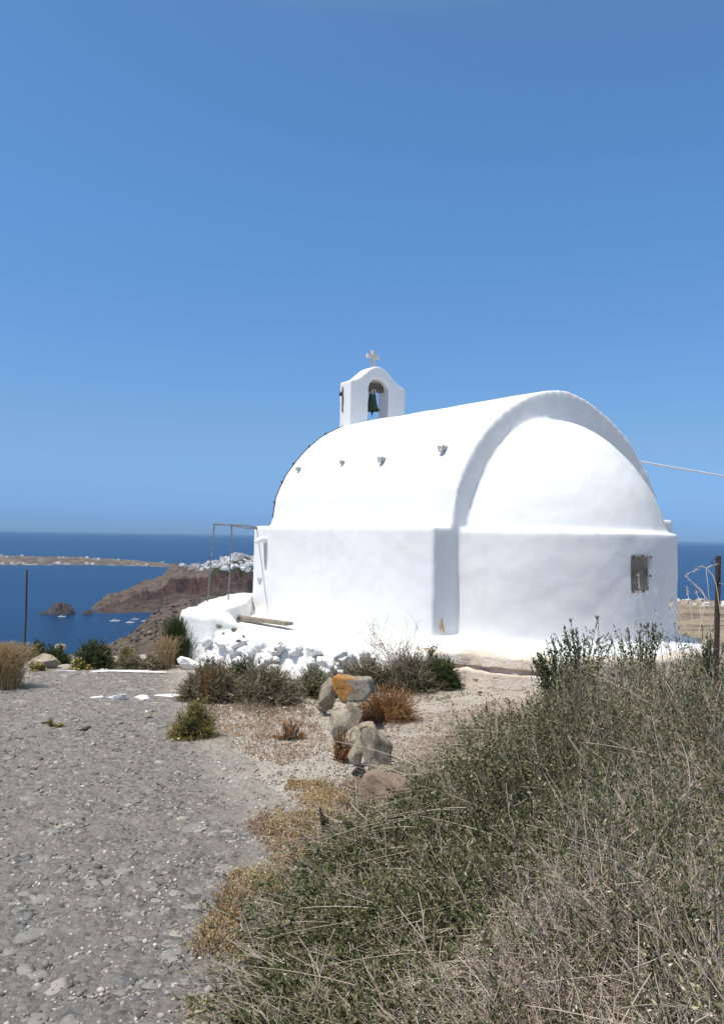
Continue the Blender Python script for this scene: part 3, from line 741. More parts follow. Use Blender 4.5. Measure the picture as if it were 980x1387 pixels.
# orange paint mark on the corner pier
p_, n_ = hit(598, 849)
if p_ is not None:
    p_ = np.array(p_); n3 = np.array(n_); n3 /= np.linalg.norm(n3); tx = np.cross(Z3, n3); tx /= np.linalg.norm(tx)
    if tx @ right < 0: tx = -tx
    st = []
    for x0, y0, x1, y1, wd in ((-.025, -.07, 0, .09, .012), (0, .09, .03, -.06, .012), (-.02, -.01, .025, -.005, .009), (-.035, .03, -.03, -.02, .006)):
        a_, b_ = np.array([x0, y0]), np.array([x1, y1]); mid = (a_ + b_) / 2; dv = (b_ - a_) / 2; pr = np.array([-dv[1], dv[0]]) / np.linalg.norm(dv) * wd / 2
        st.append((p_ + n3 * .006 + tx * mid[0] + Z3 * mid[1], tx * dv[0] + Z3 * dv[1], tx * pr[0] + Z3 * pr[1], n3 * .003))
    boxes('painted_mark', st, M['orange'], chapel)

# string of dark bulbs along the far arch
def arch_pt(a, t, off=.02):
    h = (1 - abs(a) ** 1.72) ** .545 if abs(a) < 1 else 0
    return np.array(loc(QC + (HW + off) * a - .13 * (1 - a * a), t, EAVE + (ARH + off) * h))
sl_ = empty('string_light', loc(QC, LEN, EAVE + ARH)); bpy.context.view_layer.update()
tag(sl_, 'dark string light wire pinned along the far edge of the chapel vault', 'string light')
P = [arch_pt(a, LEN - .03, .035) for a in np.linspace(-.995, -.28, 40)]
gl = np.array(loc(gc - gw - .015, GT + .2, 3.75))
P += [gl, gl + Z3 * .3, gl + Z3 * .42]
P = [(np.array(chapel_bvh.find_nearest(Vector(q))[0]) + np.array(chapel_bvh.find_nearest(Vector(q))[1]) * .006) if i < 40 else q for i, q in enumerate(P)]
tube_obj('wire', P, .009, M['darkwire'], sl_, 5)
for a in (-.97, -.9, -.80, -.66, -.5):
    q = arch_pt(a, LEN - .03, .06); _n = chapel_bvh.find_nearest(Vector(q)); q = np.array(_n[0]) + np.array(_n[1]) * .022; lathe('bulb', [(0, .02), (.011, .015), (.015, 0), (.011, -.016), (0, -.02)], M['bulb'], q, sl_, 10)
lathe('bulb', [(0, .04), (.02, .03), (.032, 0), (.03, -.04), (0, -.045)], M['bulb'], gl + Z3 * .3 - U3 * .03, sl_, 10)

# ------------------------------------------------------------------ whitewashed terrace and parapet
def wprism(bm, pts, z0, z1, flare=0.0):
    c_ = np.mean(pts, 0); n = len(pts)
    lo = [bm.verts.new((*(np.array(p_) + (np.array(p_) - c_) / np.linalg.norm(np.array(p_) - c_) * flare), z0)) for p_ in pts]
    hi = [bm.verts.new((p_[0], p_[1], z1 if np.isscalar(z1) else z1[i])) for i, p_ in enumerate(pts)]
    bm.faces.new(hi); bm.faces.new(lo[::-1])
    for i in range(n): bm.faces.new((lo[i], lo[(i + 1) % n], hi[(i + 1) % n], hi[i]))
bm = bmesh.new()
tp = [(1.05, 9.0), (.75, 8.62), (.2, 8.62), (-.35, 8.68), (-1.0, 9.02), (-1.55, 9.35), (-2.0, 9.75), (-2.05, 12.3), (.2, 12.3)]
wprism(bm, tp, -.35, [.34, .27, .25, .27, .33, .38, .40, .42, .42], .22)
bmesh.ops.triangulate(bm, faces=bm.faces)
me = remeshed([bm], .03, 6); V2, N2, Q2 = getmesh(me)
steep = np.clip(1 - N2[:, 2], 0, 1)
V2 = V2 + N2 * ((.01 + .075 * steep) * fbm(V2[:, 0] * 3, V2[:, 1] * 3, V2[:, 2] * 3, o=4, seed=81))[:, None]
ter = submesh('terrace', V2, Q2, np.ones(len(Q2), bool), M['whitewash'], None, N2)
tag(ter, 'whitewashed terrace apron sloping out from the foot of the long chapel wall', 'terrace')
bm = bmesh.new()
wprism(bm, [(-1.72, 12.5), (-1.62, 11.0), (-1.75, 10.1), (-2.08, 9.9), (-2.32, 10.0), (-2.2, 11.3), (-2.15, 12.5)], -.4, [.64, .63, .62, .60, .60, .62, .64], .08)
bmesh.ops.triangulate(bm, faces=bm.faces)
bk = bmesh.new(); wprism(bk, [(-1.72, 10.2), (-1.5, 9.9), (-1.85, 9.62), (-2.2, 9.75), (-2.3, 10.1)], -.4, [.52, .42, .55, .58, .58], .1); bmesh.ops.triangulate(bk, faces=bk.faces)
me = remeshed([bm, bk], .03, 4); V2, N2, Q2 = getmesh(me)
V2 = V2 + N2 * (.045 * fbm(V2[:, 0] * 2.6, V2[:, 1] * 2.6, V2[:, 2] * 2.6, o=4, seed=91))[:, None]
par_ = submesh('parapet_wall', V2, Q2, np.ones(len(Q2), bool), M['whitewash'], None, N2)
tag(par_, 'low lumpy whitewashed parapet wall at the left end of the terrace', 'wall')

# rocks
rock_cache = {}
def rock(seed, mt, sub=I4, rough=.28, blocky=.5):
    V0, F0 = sub; V = V0.copy()
    r2 = np.random.RandomState(seed)
    # cut with random planes for facets
    for _ in range(int(7 + 14 * blocky)):
        n_ = r2.normal(size=3); n_ /= np.linalg.norm(n_); d_ = r2.uniform(.42, .74); dd = V @ n_; V = V - np.where(dd > d_, dd - d_, 0)[:, None] * n_
    V = V * (1 + rough * (.3 * fbm(V[:, 0] * 1.5 + seed, V[:, 1] * 1.5, V[:, 2] * 1.5, o=3, seed=seed) + .16 * fbm(V[:, 0] * 4 + seed, V[:, 1] * 4, V[:, 2] * 4, o=4, seed=seed + 9, gain=.7) - .22 * np.clip(fbm(V[:, 0] * 3 + seed, V[:, 1] * 3, V[:, 2] * 3, o=2, seed=seed + 19) - .35, 0, 1))[:, None])
    return V, F0
def put_rock(name, pos, size, mt, label, cat, group=None, seed=0, rz=0, tilt=0, blocky=.5, rough=.28, sub=I4):
    V, F0 = rock(seed, mt, sub, rough, blocky)
    V = V * np.array(size); V = V @ np.array(Matrix.Rotation(tilt, 3, 'Y')).T
    me = npmesh(name, V, [F0]); o = link(name, me, mt, None, name in ('boulder', 'whitewashed_boulder', 'kerb_stone')); o.location = pos; o.rotation_euler = (0, 0, rz)
    return tag(o, label, cat, group)
def px2m(px, d): return px * d / F
def stone_img(name, x0, y0, x1, y1, z, mt, label, cat, group=None, deep=.8, **k):
    """stone filling a picture box, standing on height z"""
    b_ = on((x0 + x1) / 2, y1, z); d = b_[1] + px2m((x1 - x0) / 2, b_[1]) * deep * .3
    c_ = at((x0 + x1) / 2, (y0 + y1) / 2, d); w_ = px2m((x1 - x0) / 2, d) * 1.22; h_ = px2m((y1 - y0) / 2, d) * 1.22
    return put_rock(name, tuple(c_), (w_, w_ * deep, h_), mt, label, cat, group, **k)

# terrace front stones
r3 = np.random.RandomState(5); k = 0
wl = 'whitewashed rubble stone bedded in the front of the terrace'
for i in range(84):
    u = r3.rand(); xx = np.interp(u, [0, .25, .6, 1], [-1.95, -1.45, -.9, .35]); yy = np.interp(xx, [-2, -1.5, -1, -.3, .4], [9.62, 9.22, 8.92, 8.55, 8.5])
    lev = r3.rand(); z_ = -.05 + .36 * lev; s_ = r3.uniform(.045, .13) * (1.3 - .4 * lev)
    put_rock('whitewashed_stone', (xx + r3.normal(0, .03), yy - .10 * (1 - lev) + .04, z_), (s_ * 1.25, s_, s_ * .8), M['whitewash_rough' if r3.rand() < .45 else 'whitewash'], wl, 'stone', 'whitewashed stones in the terrace front', seed=100 + i, rz=r3.uniform(0, 6), sub=I3, blocky=.7)
gw_ = 'dark stone set in as the shaded gap between whitewashed stones of the terrace front'
for i, (x, y, s_) in enumerate(((296, 848, .06), (318, 853, .075), (330, 862, .06), (322, 868, .05), (380, 872, .06), (372, 880, .05), (302, 858, .04), (420, 885, .05))):
    put_rock('dark_gap_stone', tuple(at(x, y, 9.25 - .004 * (x - 290))), (s_ * .8, s_ * .5, s_ * .5), M['rock_grey'], gw_, 'stone', 'dark stones in the terrace front', seed=200 + i, rz=i, sub=I3)  # dark stones stand in for shaded hollows in the rubble
for a in ((222, 880, 244, 900, 'smooth whitewashed boulder low at the terrace corner beside the path end'), (238, 872, 268, 896, 'upright whitewashed boulder against the outer foot of the parapet'), (240, 890, 270, 908, 'broad flat whitewashed boulder in front of the parapet foot'), (264, 893, 300, 908, 'whitewashed boulder half hidden by the brown bush below the terrace')):
    stone_img('whitewashed_boulder', a[0], a[1], a[2], a[3], -.06, M['whitewash'], a[4], 'boulder', seed=int(a[0]), deep=.8, blocky=.4)
# painted kerb stones at the path's end
kl = ['thin white painted kerb stone at the far edge of the path below the tan boulder', 'long white painted kerb stone at the far path edge below the yellow flowers', 'short white kerb stone left of the longest one at the far path edge', 'longest white painted kerb stone along the far edge of the path', 'white painted kerb stone at the far path edge next to the terrace boulders',
      'small low white stone on the path, leftmost of the nearer row', 'bulky white stone in the middle of the nearer row on the path', 'round white stone joining the long kerb of the nearer row', 'long thin white kerb stone of the nearer row reaching the brown bush', 'curved white painted stone leaning on the big tan boulder']
for i, (x0, y0, x1, y1) in enumerate(((36, 909, 55, 913), (72, 907, 112, 912), (133, 905, 148, 909), (126, 908, 216, 913), (150, 903, 214, 907), (122, 941, 144, 950), (146, 939, 176, 952), (183, 940, 205, 951), (196, 939, 252, 947), (40, 893, 62, 908))):
    stone_img('kerb_stone', x0, y0, x1, y1, -.05, M['whitewash'], kl[i], 'kerb stone', seed=300 + i, deep=.5 if x1 - x0 < 40 else .14, blocky=.6, rough=.2)
# boulders beyond the path
stone_img('boulder', 38, 885, 78, 908, -.05, M['rock_tan'], 'big rounded tan boulder beyond the far edge of the path', 'boulder', seed=411, blocky=.2, rough=.15)
stone_img('boulder', 72, 873, 90, 880, -.02, M['rock_tan'], 'small flat topped tan boulder on the rim in front of the sea', 'boulder', seed=412, blocky=.3)
stone_img('boulder', 91, 886, 104, 897, -.05, M['rock_tan'], 'beige squarish block between two rim bushes', 'boulder', seed=413, blocky=.8)
stone_img('boulder', 100, 892, 124, 906, -.05, M['rock_grey'], 'low grey rock behind the yellow flowers at the rim', 'boulder', seed=414)
# the tumbled field wall in the middle
stone_img('field_stone', 446, 954, 474, 1012, -.04, M['rock_tan'], 'tall pale upright stone under the lichen capped stone', 'stone', seed=421, blocky=.8, deep=.9)
stone_img('field_stone', 428, 922, 456, 962, .02, M['rock_grey'], 'pale knobbly grey stone left of the orange lichen stone', 'stone', seed=422, blocky=.5, deep=.9)
stone_img('field_stone', 466, 950, 492, 1000, -.03, M['rock_grey'], 'grey stone directly below the orange lichen stone', 'stone', seed=428, blocky=.6, deep=.9)
stone_img('field_stone', 462, 985, 498, 1022, -.03, M['rock_tan'], 'low cream and dark stone at the foot of the upright stone', 'stone', seed=423, blocky=.7)
stone_img('field_stone', 470, 1008, 494, 1042, -.03, M['rock_tan'], 'small angular tan stone beside the mossy boulder', 'stone', seed=424, blocky=.9)
stone_img('field_stone', 484, 988, 536, 1052, -.03, M['rock_grey'], 'rounded mossy brown boulder in the middle of the tumbled wall', 'stone', seed=425, blocky=.3)
stone_img('field_stone', 492, 1045, 566, 1112, -.05, M['rock_red'], 'large smooth reddish boulder at the near end of the tumbled wall', 'stone', seed=426, blocky=.35, rough=.18)
for i, (x0, y0, x1, y1, mt_, lb_) in enumerate(((430, 948, 448, 968, 'rock_grey', 'fist sized grey stone under the knobbly stone of the tumbled wall'), (478, 940, 500, 958, 'rock_tan', 'flat tan stone wedged under the right side of the lichen stone'), (452, 1008, 472, 1026, 'rock_tan', 'small pale stone at the left foot of the upright stone'),
        (500, 1030, 540, 1056, 'rock_grey', 'low grey stone tucked in front of the mossy boulder'), (484, 976, 512, 994, 'rock_tan', 'pale stone behind the mossy boulder'), (476, 1036, 500, 1062, 'rock_dark', 'dark stone left of the mossy boulder foot'))):
    stone_img('field_stone', x0, y0, x1, y1, -.03, M[mt_], lb_, 'stone', seed=460 + i, blocky=.9, rough=.3)
# angular block with orange lichen, built as a wedge like the photo's
def wedge():
    d = 6.45
    front = [(450, 916), (497, 921), (503, 938), (492, 949), (463, 954), (453, 940)]
    bm = bmesh.new(); f0 = [bm.verts.new(at(x, y, d)) for x, y in front]; f1 = [bm.verts.new(at(x + 6, y - 3, d + .26)) for x, y in front]
    bm.faces.new(f0); bm.faces.new(f1[::-1]); n = len(f0)
    for i in range(n): bm.faces.new((f0[i], f1[i], f1[(i + 1) % n], f0[(i + 1) % n]))
    bmesh.ops.recalc_face_normals(bm, faces=bm.faces)
    me = remeshed([bm], .012, 2); V2, N2, Q2 = getmesh(me)
    V2 = V2 + N2 * (.016 * fbm(V2[:, 0] * 9, V2[:, 1] * 9, V2[:, 2] * 9, o=4, seed=17))[:, None]
    me.free if False else None
    o = submesh('field_stone', V2, Q2, np.ones(len(Q2), bool), M['rock_lichen'], None, N2)
    tag(o, 'angular stone capped with bright orange lichen on top of the tumbled wall', 'stone')
wedge()

for i, (x, y, s_) in enumerate(((62, 978, .05), (115, 988, .045), (200, 968, .05), (650, 938, .035), (668, 950, .03), (120, 985, .03))):
    put_rock('loose_stone', tuple(on(x, y, 0)), (s_, s_ * .7, s_ * .45), M['rock_dark'] if i % 2 else M['rock_grey'],
             ['dark stone lying beside the yellow tuft on the path', 'dark flat stone lying on the left of the path', 'dark grey stone near the path edge below the white kerb', 'small dark stone on bare dirt in front of the chapel', 'small grey stone on bare dirt nearest the big thicket', 'tiny dark chip next to the flat stone on the path'][i], 'stone', seed=440 + i, sub=I3)

# ------------------------------------------------------------------ poles, frame, plank, cable
def wpos(x, y, d): return at(x, y, d)
fr = empty('pipe_frame', tuple(at(310, 812, 11.3))); bpy.context.view_layer.update()
tag(fr, 'thin grey metal pipe frame standing on the parapet beside the chapel', 'pipe frame')
A0, A1 = at(290, 710.5, 10.9), at(281, 815, 10.9); B0, B1 = at(314, 712, 11.3), at(308.5, 822, 11.3); E = at(349, 715, 12.1)
tube_obj('post', [A0, (A0 + A1) / 2, A1], .011, M['galv'], fr); tube_obj('post', [B0, (B0 + B1) / 2, B1], .011, M['galv'], fr)
tube_obj('rail', [A0, B0 + Z3 * .01, (B0 + E) / 2 + Z3 * .02, E], .012, M['galv'], fr); tube_obj('rail', [B0 + Z3 * .0, (B0 + E) / 2 - Z3 * .02, E - Z3 * .015], .009, M['galv'], fr)
q0, q1 = at(36.5, 772, 9.9), at(32, 900, 9.9)
tag(tube_obj('thin_pole', [q0, (q0 + q1) / 2 + np.array([.008, 0, 0]), q1], .012, M['rust']), 'thin dark metal rod standing at the rim in front of the sea', 'pole')
q0, q1 = at(59.5, 872, 10.4), at(60.5, 900, 10.4)
tag(tube_obj('short_stake', [q0, (q0 + q1) / 2, q1], .012, M['rust']), 'short dark stake sticking up among the rim bushes', 'stake')
# right iron post with wire
rp = empty('fence_post', tuple(at(972, 900, 6.0))); bpy.context.view_layer.update()
tag(rp, 'rusty dark iron angle post rising from the thicket at right', 'post')
pt, pb = at(973.5, 753, 6.0), at(970.5, 930, 6.0); pm = (pt + pb) / 2; ph = (pt - pb) / 2
boxes('upright', [(pm, np.array([.014, 0, 0]), np.array([0, .003, 0]), ph), (pm + np.array([-.012, .017, 0]), np.array([.003, 0, 0]), np.array([0, .014, 0]), ph * .999)], M['rust'], rp)
w1 = at(971, 758, 5.98)
tube_obj('wire', [w1, at(966, 757, 5.95), at(963, 762, 5.95), at(968, 768, 5.97)], .003, M['darkwire'], rp, 5)
wire_pts = [at(972 + (1400 - 972) * u, 790 + 30 * u + 20 * math.sin(u * 3), 6 - 1.5 * u) for u in np.linspace(0, 1, 10)]
tube_obj('wire', wire_pts, .003, M['galv'], rp, 5)
# plank
pa, pb_ = at(321, 829, 10.6), at(392, 839, 9.95); pa[2] = .455; pb_[2] = .45
ax = (pb_ - pa) / 2; sd = np.cross(ax, Z3); sd /= np.linalg.norm(sd)
tag(boxes('plank', [((pa + pb_) / 2, ax, sd * .07, Z3 * .022)], M['wood'], None, .006), 'weathered grey wooden plank lying on the white terrace', 'plank')
# cable from the far side of the roof
cs = np.array(loc(1.98, 1.1, 0)); c0 = at(862, 624.5, 12.4)
c1 = at(980, 643, 14.5); dd = (c1 - c0)
P = [c0 + dd * u * 6 + Z3 * (.0 if u == 0 else (-.06 * u + .07 * u * u)) * 3 for u in np.linspace(0, 1, 40)]
P[0] = c0
tag(tube_obj('overhead_cable', P, .017, M['cable'], None, 6), 'pale overhead cable running from the chapel roof to the right', 'cable')

# ------------------------------------------------------------------ vegetation
def bez(P0, P1, P2, k):
    t = np.linspace(0, 1, k)[None, :, None]; return (1 - t) ** 2 * P0[:, None] + 2 * t * (1 - t) * P1[:, None] + t ** 2 * P2[:, None]
def nrm(v): return v / (np.linalg.norm(v, axis=-1, keepdims=True) + 1e-9)
def shrub(name, pos, rx, ry, h, label, n=500, lp=9, ll=.022, lw=.007, lmat='leaf_grey', smat='stem', twigs=120, tw_over=1.15, group=None, cat='shrub', flowers=0, clump=14, lean=(0, 0)):
    root = empty(name, tuple(pos)); tag(root, label, cat, group)
    pos = np.zeros(3); rx *= 1.12; h *= 1.08; n = int(n * 1.6)
    nc = max(5, n // clump)
    u = rng.normal(size=(nc, 3)); u[:, 2] = np.abs(u[:, 2]) * .9; u = nrm(u)
    cl = u * rng.uniform(.62, 1.05, (nc, 1)) * np.array([rx, ry, h])
    ci = rng.randint(0, nc, n)
    end = cl[ci] + rng.normal(size=(n, 3)) * np.array([rx, ry, h]) * .12; end[:, 2] = np.maximum(end[:, 2], .03)
    st = rng.normal(size=(n, 3)) * np.array([rx, ry, 0]) * .22
    st = st * .6 + end * np.array([.45, .45, 0])*.6; st[:, 2] = 0
    mid = st * .55 + end * .45 + np.array([0, 0, 1.]) * h * .15
    P = bez(st, mid, end, 5) + np.array([lean[0], lean[1], 0]) * 0
    bs = Bag(); sub_ = rng.rand(n) < .4
    strands(bs, P[sub_], np.linspace(1, .4, 5)[None] * rng.uniform(.0012, .0028, sub_.sum())[:, None] * (1 + ll * 20), rng.rand(sub_.sum()))
    if twigs:
        twigs = int(twigs * 2.2); s2 = end[rng.randint(0, n, twigs)] * rng.uniform(.5, 1.0, (twigs, 1))
        e2 = s2 + nrm(nrm(s2) * .9 + rng.normal(size=(twigs, 3)) * .65 + Z3 * .2) * (rng.uniform(.12, .42, (twigs, 1)) * tw_over * min(rx, h)); e2[:, 2] = np.abs(e2[:, 2])
        P2 = bez(s2, s2 * .5 + e2 * .5 + rng.normal(size=(twigs, 3)) * .012, e2, 5)
        b2_ = Bag(); strands(b2_, P2, np.linspace(1, .35, 5)[None] * rng.uniform(.001, .0024, twigs)[:, None] * (1 + ll * 15), rng.rand(twigs))
        b2_.build('dry_twigs', M['twig'], root)['kind'] = 'stuff'
    bs.build('stems', M[smat], root)['kind'] = 'stuff'
    if lp:
        tt = rng.uniform(.45, 1.0, (n, lp)); ii = np.minimum((tt * 4).astype(int), 3); fr_ = tt * 4 - ii
        a_ = np.arange(n)[:, None]; pp = P[a_, ii] * (1 - fr_[..., None]) + P[a_, ii + 1] * fr_[..., None]
        dr = nrm(P[a_, ii + 1] - P[a_, ii]); dl = nrm(dr * .6 + rng.normal(size=dr.shape) * .6 + np.array([0, 0, .3]))
        bl = Bag(); cv = np.clip(rng.rand(nc)[ci][:, None] * .6 + rng.rand(n, lp) * .45, 0, 1)
        leaves(bl, pp.reshape(-1, 3), dl.reshape(-1, 3), ll * rng.uniform(.6, 1.3, n * lp), lw * rng.uniform(.7, 1.3, n * lp), cv.ravel())
        f = bl.build('foliage', M[lmat], root); f['kind'] = 'stuff'
    if flowers:
        fi = rng.randint(0, n, flowers); pf = end[fi] * 1.03 + Z3 * .01
        bf = Bag(); nl = 6
        for j in range(nl):
            a = 2 * math.pi * j / nl; dj = np.broadcast_to(np.array([math.cos(a), math.sin(a) - .5, .45]), pf.shape) + rng.normal(size=pf.shape) * .1
            leaves(bf, pf, dj, .013, .009, rng.rand(flowers), .1)
        bf.build('flowers', M['petal'], root)['kind'] = 'stuff'
    return root
def shrub_img(name, x0, y0, x1, y1, z, label, **k):
    """shrub filling a picture box and rooted at height z"""
    b_ = on((x0 + x1) / 2, y1, z); d = b_[1]; wr = px2m((x1 - x0) / 2, d); rooty = d + wr * k.pop('deep', .15)
    x = ray((x0 + x1) / 2, y1)[0] * rooty; top = at((x0 + x1) / 2, y0, rooty)[2]; zz_ = float(ground_h(x, rooty)) - .02
    return shrub(name, (x, rooty, zz_), wr * rooty / d, wr * .75, max(top - zz_, .05), label, **k)

# bushes in front of the terrace and chapel
shrub_img('shrub', 248, 898, 322, 952, -.04, 'brown and dull green dry bush at the corner below the terrace', n=1500, lp=9, lmat='leaf_dry', ll=.026, lw=.009, twigs=420)
shrub_img('shrub', 300, 896, 352, 938, -.04, 'dark green low bush between the brown ones below the terrace', n=900, lp=9, lmat='leaf_green', ll=.026, lw=.009, twigs=120)
shrub_img('shrub', 318, 902, 402, 955, -.04, 'wide twiggy brown bush below the middle of the terrace front', n=1300, lp=7, lmat='leaf_dry', ll=.024, lw=.008, twigs=520)
shrub_img('shrub', 398, 906, 458, 944, -.04, 'low grey green bush left of the orange lichen stone', n=900, lp=9, lmat='leaf_grey', ll=.024, lw=.008, twigs=220)
shrub_img('shrub', 452, 890, 530, 934, -.03, 'grey brown bush behind the orange lichen stone', n=1200, lp=8, lmat='leaf_dry', ll=.024, lw=.008, twigs=480)
shrub_img('shrub', 512, 886, 592, 934, -.03, 'twiggy grey bush in front of the chapel corner', n=1300, lp=7, lmat='leaf_grey', ll=.024, lw=.008, twigs=600)
shrub_img('shrub', 566, 894, 622, 932, -.03, 'rounded dark green bush ending where the cream footing shows', n=1400, lp=11, lmat='leaf_green', ll=.024, lw=.009, twigs=50)
shrub_img('shrub', 572, 870, 610, 925, -.03, 'thin leafy green sprigs rising before the chapel corner pier', n=90, lp=12, lmat='leaf_green', ll=.03, lw=.012, twigs=10)
# leafless twig bush
def bare_bush(x0, y0, x1, y1, d, label):
    base = at((x0 + x1) / 2, y1, d); root = empty('bare_bush', tuple(base)); tag(root, label, 'shrub')
    b_ = Bag(); r4 = np.random.RandomState(9); segs = []
    wr = px2m((x1 - x0) / 2, d); h = px2m(y1 - y0, d)
    def grow(p, dr, L_, r_, lev):
        k = 5; pts = [p]
        for i in range(k - 1):
            dr = dr + r4.normal(size=3) * .16 + np.array([0, 0, .03]); dr /= np.linalg.norm(dr); pts.append(pts[-1] + dr * L_ / (k - 1))
        segs.append((np.array(pts), np.linspace(r_, r_ * .55, k)))
        if lev < 4:
            for j in range(r4.randint(2, 4)):
                i = r4.randint(1, k); d2 = dr + r4.normal(size=3) * .6; d2 /= np.linalg.norm(d2); grow(pts[i], d2, L_ * r4.uniform(.5, .8), r_ * .62, lev + 1)
    for i in range(16):
        a = r4.uniform(0, 6.28); e = np.array([math.cos(a) * wr, math.sin(a) * wr * .6, h * r4.uniform(.5, 1)]); grow(r4.normal(size=3) * .03 * np.array([1, 1, 0]), e / np.linalg.norm(e), np.linalg.norm(e) * .52, .0042, 0)
    P = np.array([s_[0] for s_ in segs]); Rr = np.array([s_[1] for s_ in segs]); P = np.stack([P[..., 0], P[..., 1], np.maximum(P[..., 2], 0)], -1)
    strands(b_, P, Rr, np.random.RandomState(3).rand(len(P)) * .4)
    b_.build('branches', M['twig'], root)['kind'] = 'stuff'
bare_bush(478, 822, 590, 905, 8.1, 'leafless grey twig bush standing against the white terrace')

# reddish, golden low plants
shrub_img('low_plant', 232, 950, 292, 1000, -.02, 'yellow green flowering clump at the path edge below the brown bush', n=1100, lp=8, lmat='leaf_yell', ll=.016, lw=.006, twigs=80, flowers=26, cat='plant')
shrub_img('low_plant', 484, 928, 566, 978, -.03, 'rust coloured dry plant right of the orange lichen stone', n=1000, lp=7, lmat='leaf_rust', ll=.016, lw=.005, twigs=140, cat='plant', smat='leaf_rust')
shrub_img('low_plant', 372, 968, 412, 1004, -.02, 'small rusty weed standing alone on the dirt left of the tumbled wall', n=160, lp=6, lmat='leaf_rust', ll=.015, lw=.005, twigs=20, cat='plant')
shrub_img('low_plant', 446, 985, 476, 1035, -.02, 'rust brown weed at the foot of the pale upright stone', n=240, lp=6, lmat='leaf_rust', ll=.015, lw=.005, twigs=30, cat='plant')
shrub_img('low_plant', 60, 972, 84, 986, -.01, 'tiny yellow tuft growing on the path', n=60, lp=6, lmat='leaf_yell', ll=.012, lw=.005, twigs=6, cat='plant', flowers=3)
shrub_img('low_plant', 430, 1090, 452, 1136, -.01, 'short dark dead weed on the dirt near the reddish boulder', n=26, lp=8, lmat='stem', ll=.014, lw=.006, twigs=4, cat='plant')
shrub_img('low_plant', 654, 940, 672, 968, -.01, 'small dark dead weed on the bare dirt before the chapel', n=20, lp=8, lmat='stem', ll=.016, lw=.007, twigs=4, cat='plant')
# rim plants
shrub_img('shrub', 104, 870, 152, 908, -.06, 'bushy green shrub at the rim right of the yellow flowers', n=1200, lp=9, lmat='leaf_green', ll=.028, lw=.009, twigs=120)
shrub_img('shrub', 60, 876, 92, 898, -.04, 'small dark green bush on the rim between tan rocks', n=500, lp=9, lmat='leaf_green', ll=.028, lw=.009, twigs=30)
shrub_img('shrub', 36, 872, 64, 892, -.04, 'low green bush on the rim beside the thin rod', n=400, lp=9, lmat='leaf_green', ll=.028, lw=.009, twigs=60)
shrub_img('low_plant', 94, 895, 122, 910, -.05, 'clump of yellow wildflowers at the far path edge', n=260, lp=6, lmat='leaf_yell', ll=.02, lw=.008, twigs=10, flowers=60, cat='plant')
shrub_img('low_plant', 38, 900, 62, 912, -.05, 'yellow wildflowers at the foot of the big tan boulder', n=200, lp=6, lmat='leaf_yell', ll=.02, lw=.008, twigs=10, flowers=36, cat='plant')
shrub_img('shrub', 152, 888, 196, 908, -.06, 'low brown dry shrub behind the longest white kerb', n=600, lp=7, lmat='leaf_dry', ll=.026, lw=.009, twigs=260)
shrub_img('shrub', 186, 886, 226, 908, -.06, 'low brown dry shrub next to the whitewashed boulders', n=600, lp=7, lmat='leaf_dry', ll=.026, lw=.009, twigs=260)
shrub_img('shrub', 160, 878, 184, 892, -.06, 'tiny yellowish bush behind the dry shrubs at the rim', n=200, lp=7, lmat='leaf_yell', ll=.026, lw=.009, twigs=20)
# broom bush: upright strands, left of the parapet
def tuft(name, x0, y0, x1, y1, z, n, mt, label, r_=.002, droop=.3, lean=0., heads=False, cat='grass tuft', deep=.5, k=6):
    b0 = on((x0 + x1) / 2, y1, z); d = b0[1]; wr = px2m((x1 - x0) / 2, d); cy = d + wr * deep; x = ray((x0 + x1) / 2, y1)[0] * cy
    zz_ = float(ground_h(x, cy)) - .02; h = at((x0 + x1) / 2, y0, cy)[2] - zz_
    root = empty(name, (x, cy, zz_)); tag(root, label, cat)
    st = rng.normal(size=(n, 3)) * np.array([wr * .33, wr * .3, 0]); a = rng.uniform(0, 2 * math.pi, n)
    hh = h * rng.uniform(.55, 1.05, n); o_ = np.stack([np.cos(a) + lean, np.sin(a) * .7, 0 * a], 1) * (wr * rng.uniform(.1, 1, n))[:, None]
    end = st + o_ + hh[:, None] * Z3; mid = st + o_ * .2 + hh[:, None] * Z3 * (.6 + droop * .3)
    P = bez(st, mid, end, k); b_ = Bag(); strands(b_, P, np.linspace(1, .3, k)[None] * rng.uniform(.6, 1.3, n)[:, None] * r_, rng.rand(n))
    b_.build('blades', M[mt], root)['kind'] = 'stuff'
    if heads:
        b_ = Bag()
        for j in range(10):
            pp = end - nrm(end - mid) * rng.uniform(0, .09, (n, 1)); leaves(b_, pp, nrm(end - mid) + rng.normal(size=(n, 3)) * .5, .016, .004, rng.rand(n))
        b_.build('seed_heads', M[mt], root)['kind'] = 'stuff'
    return root
tuft('grass_tuft', -34, 872, 34, 938, -.03, 1500, 'straw', 'tall golden dry grass at the left edge of the path', .0022, .5, .25, True)
tuft('broom_bush', 222, 838, 262, 902, -.06, 1500, 'leaf_green', 'upright dark green broom bush behind the whitewashed boulders', .0045, .2, 0, False, 'shrub')
tuft('grass_tuft', 206, 862, 240, 908, -.06, 260, 'straw', 'pale dry grass in front of the broom bush', .002, .3, 0, True)
tuft('grass_tuft', 262, 905, 300, 955, -.03, 60, 'leaf_rust', 'few reddish stems at the left end of the brown bush', .0018, .2, 0, True)

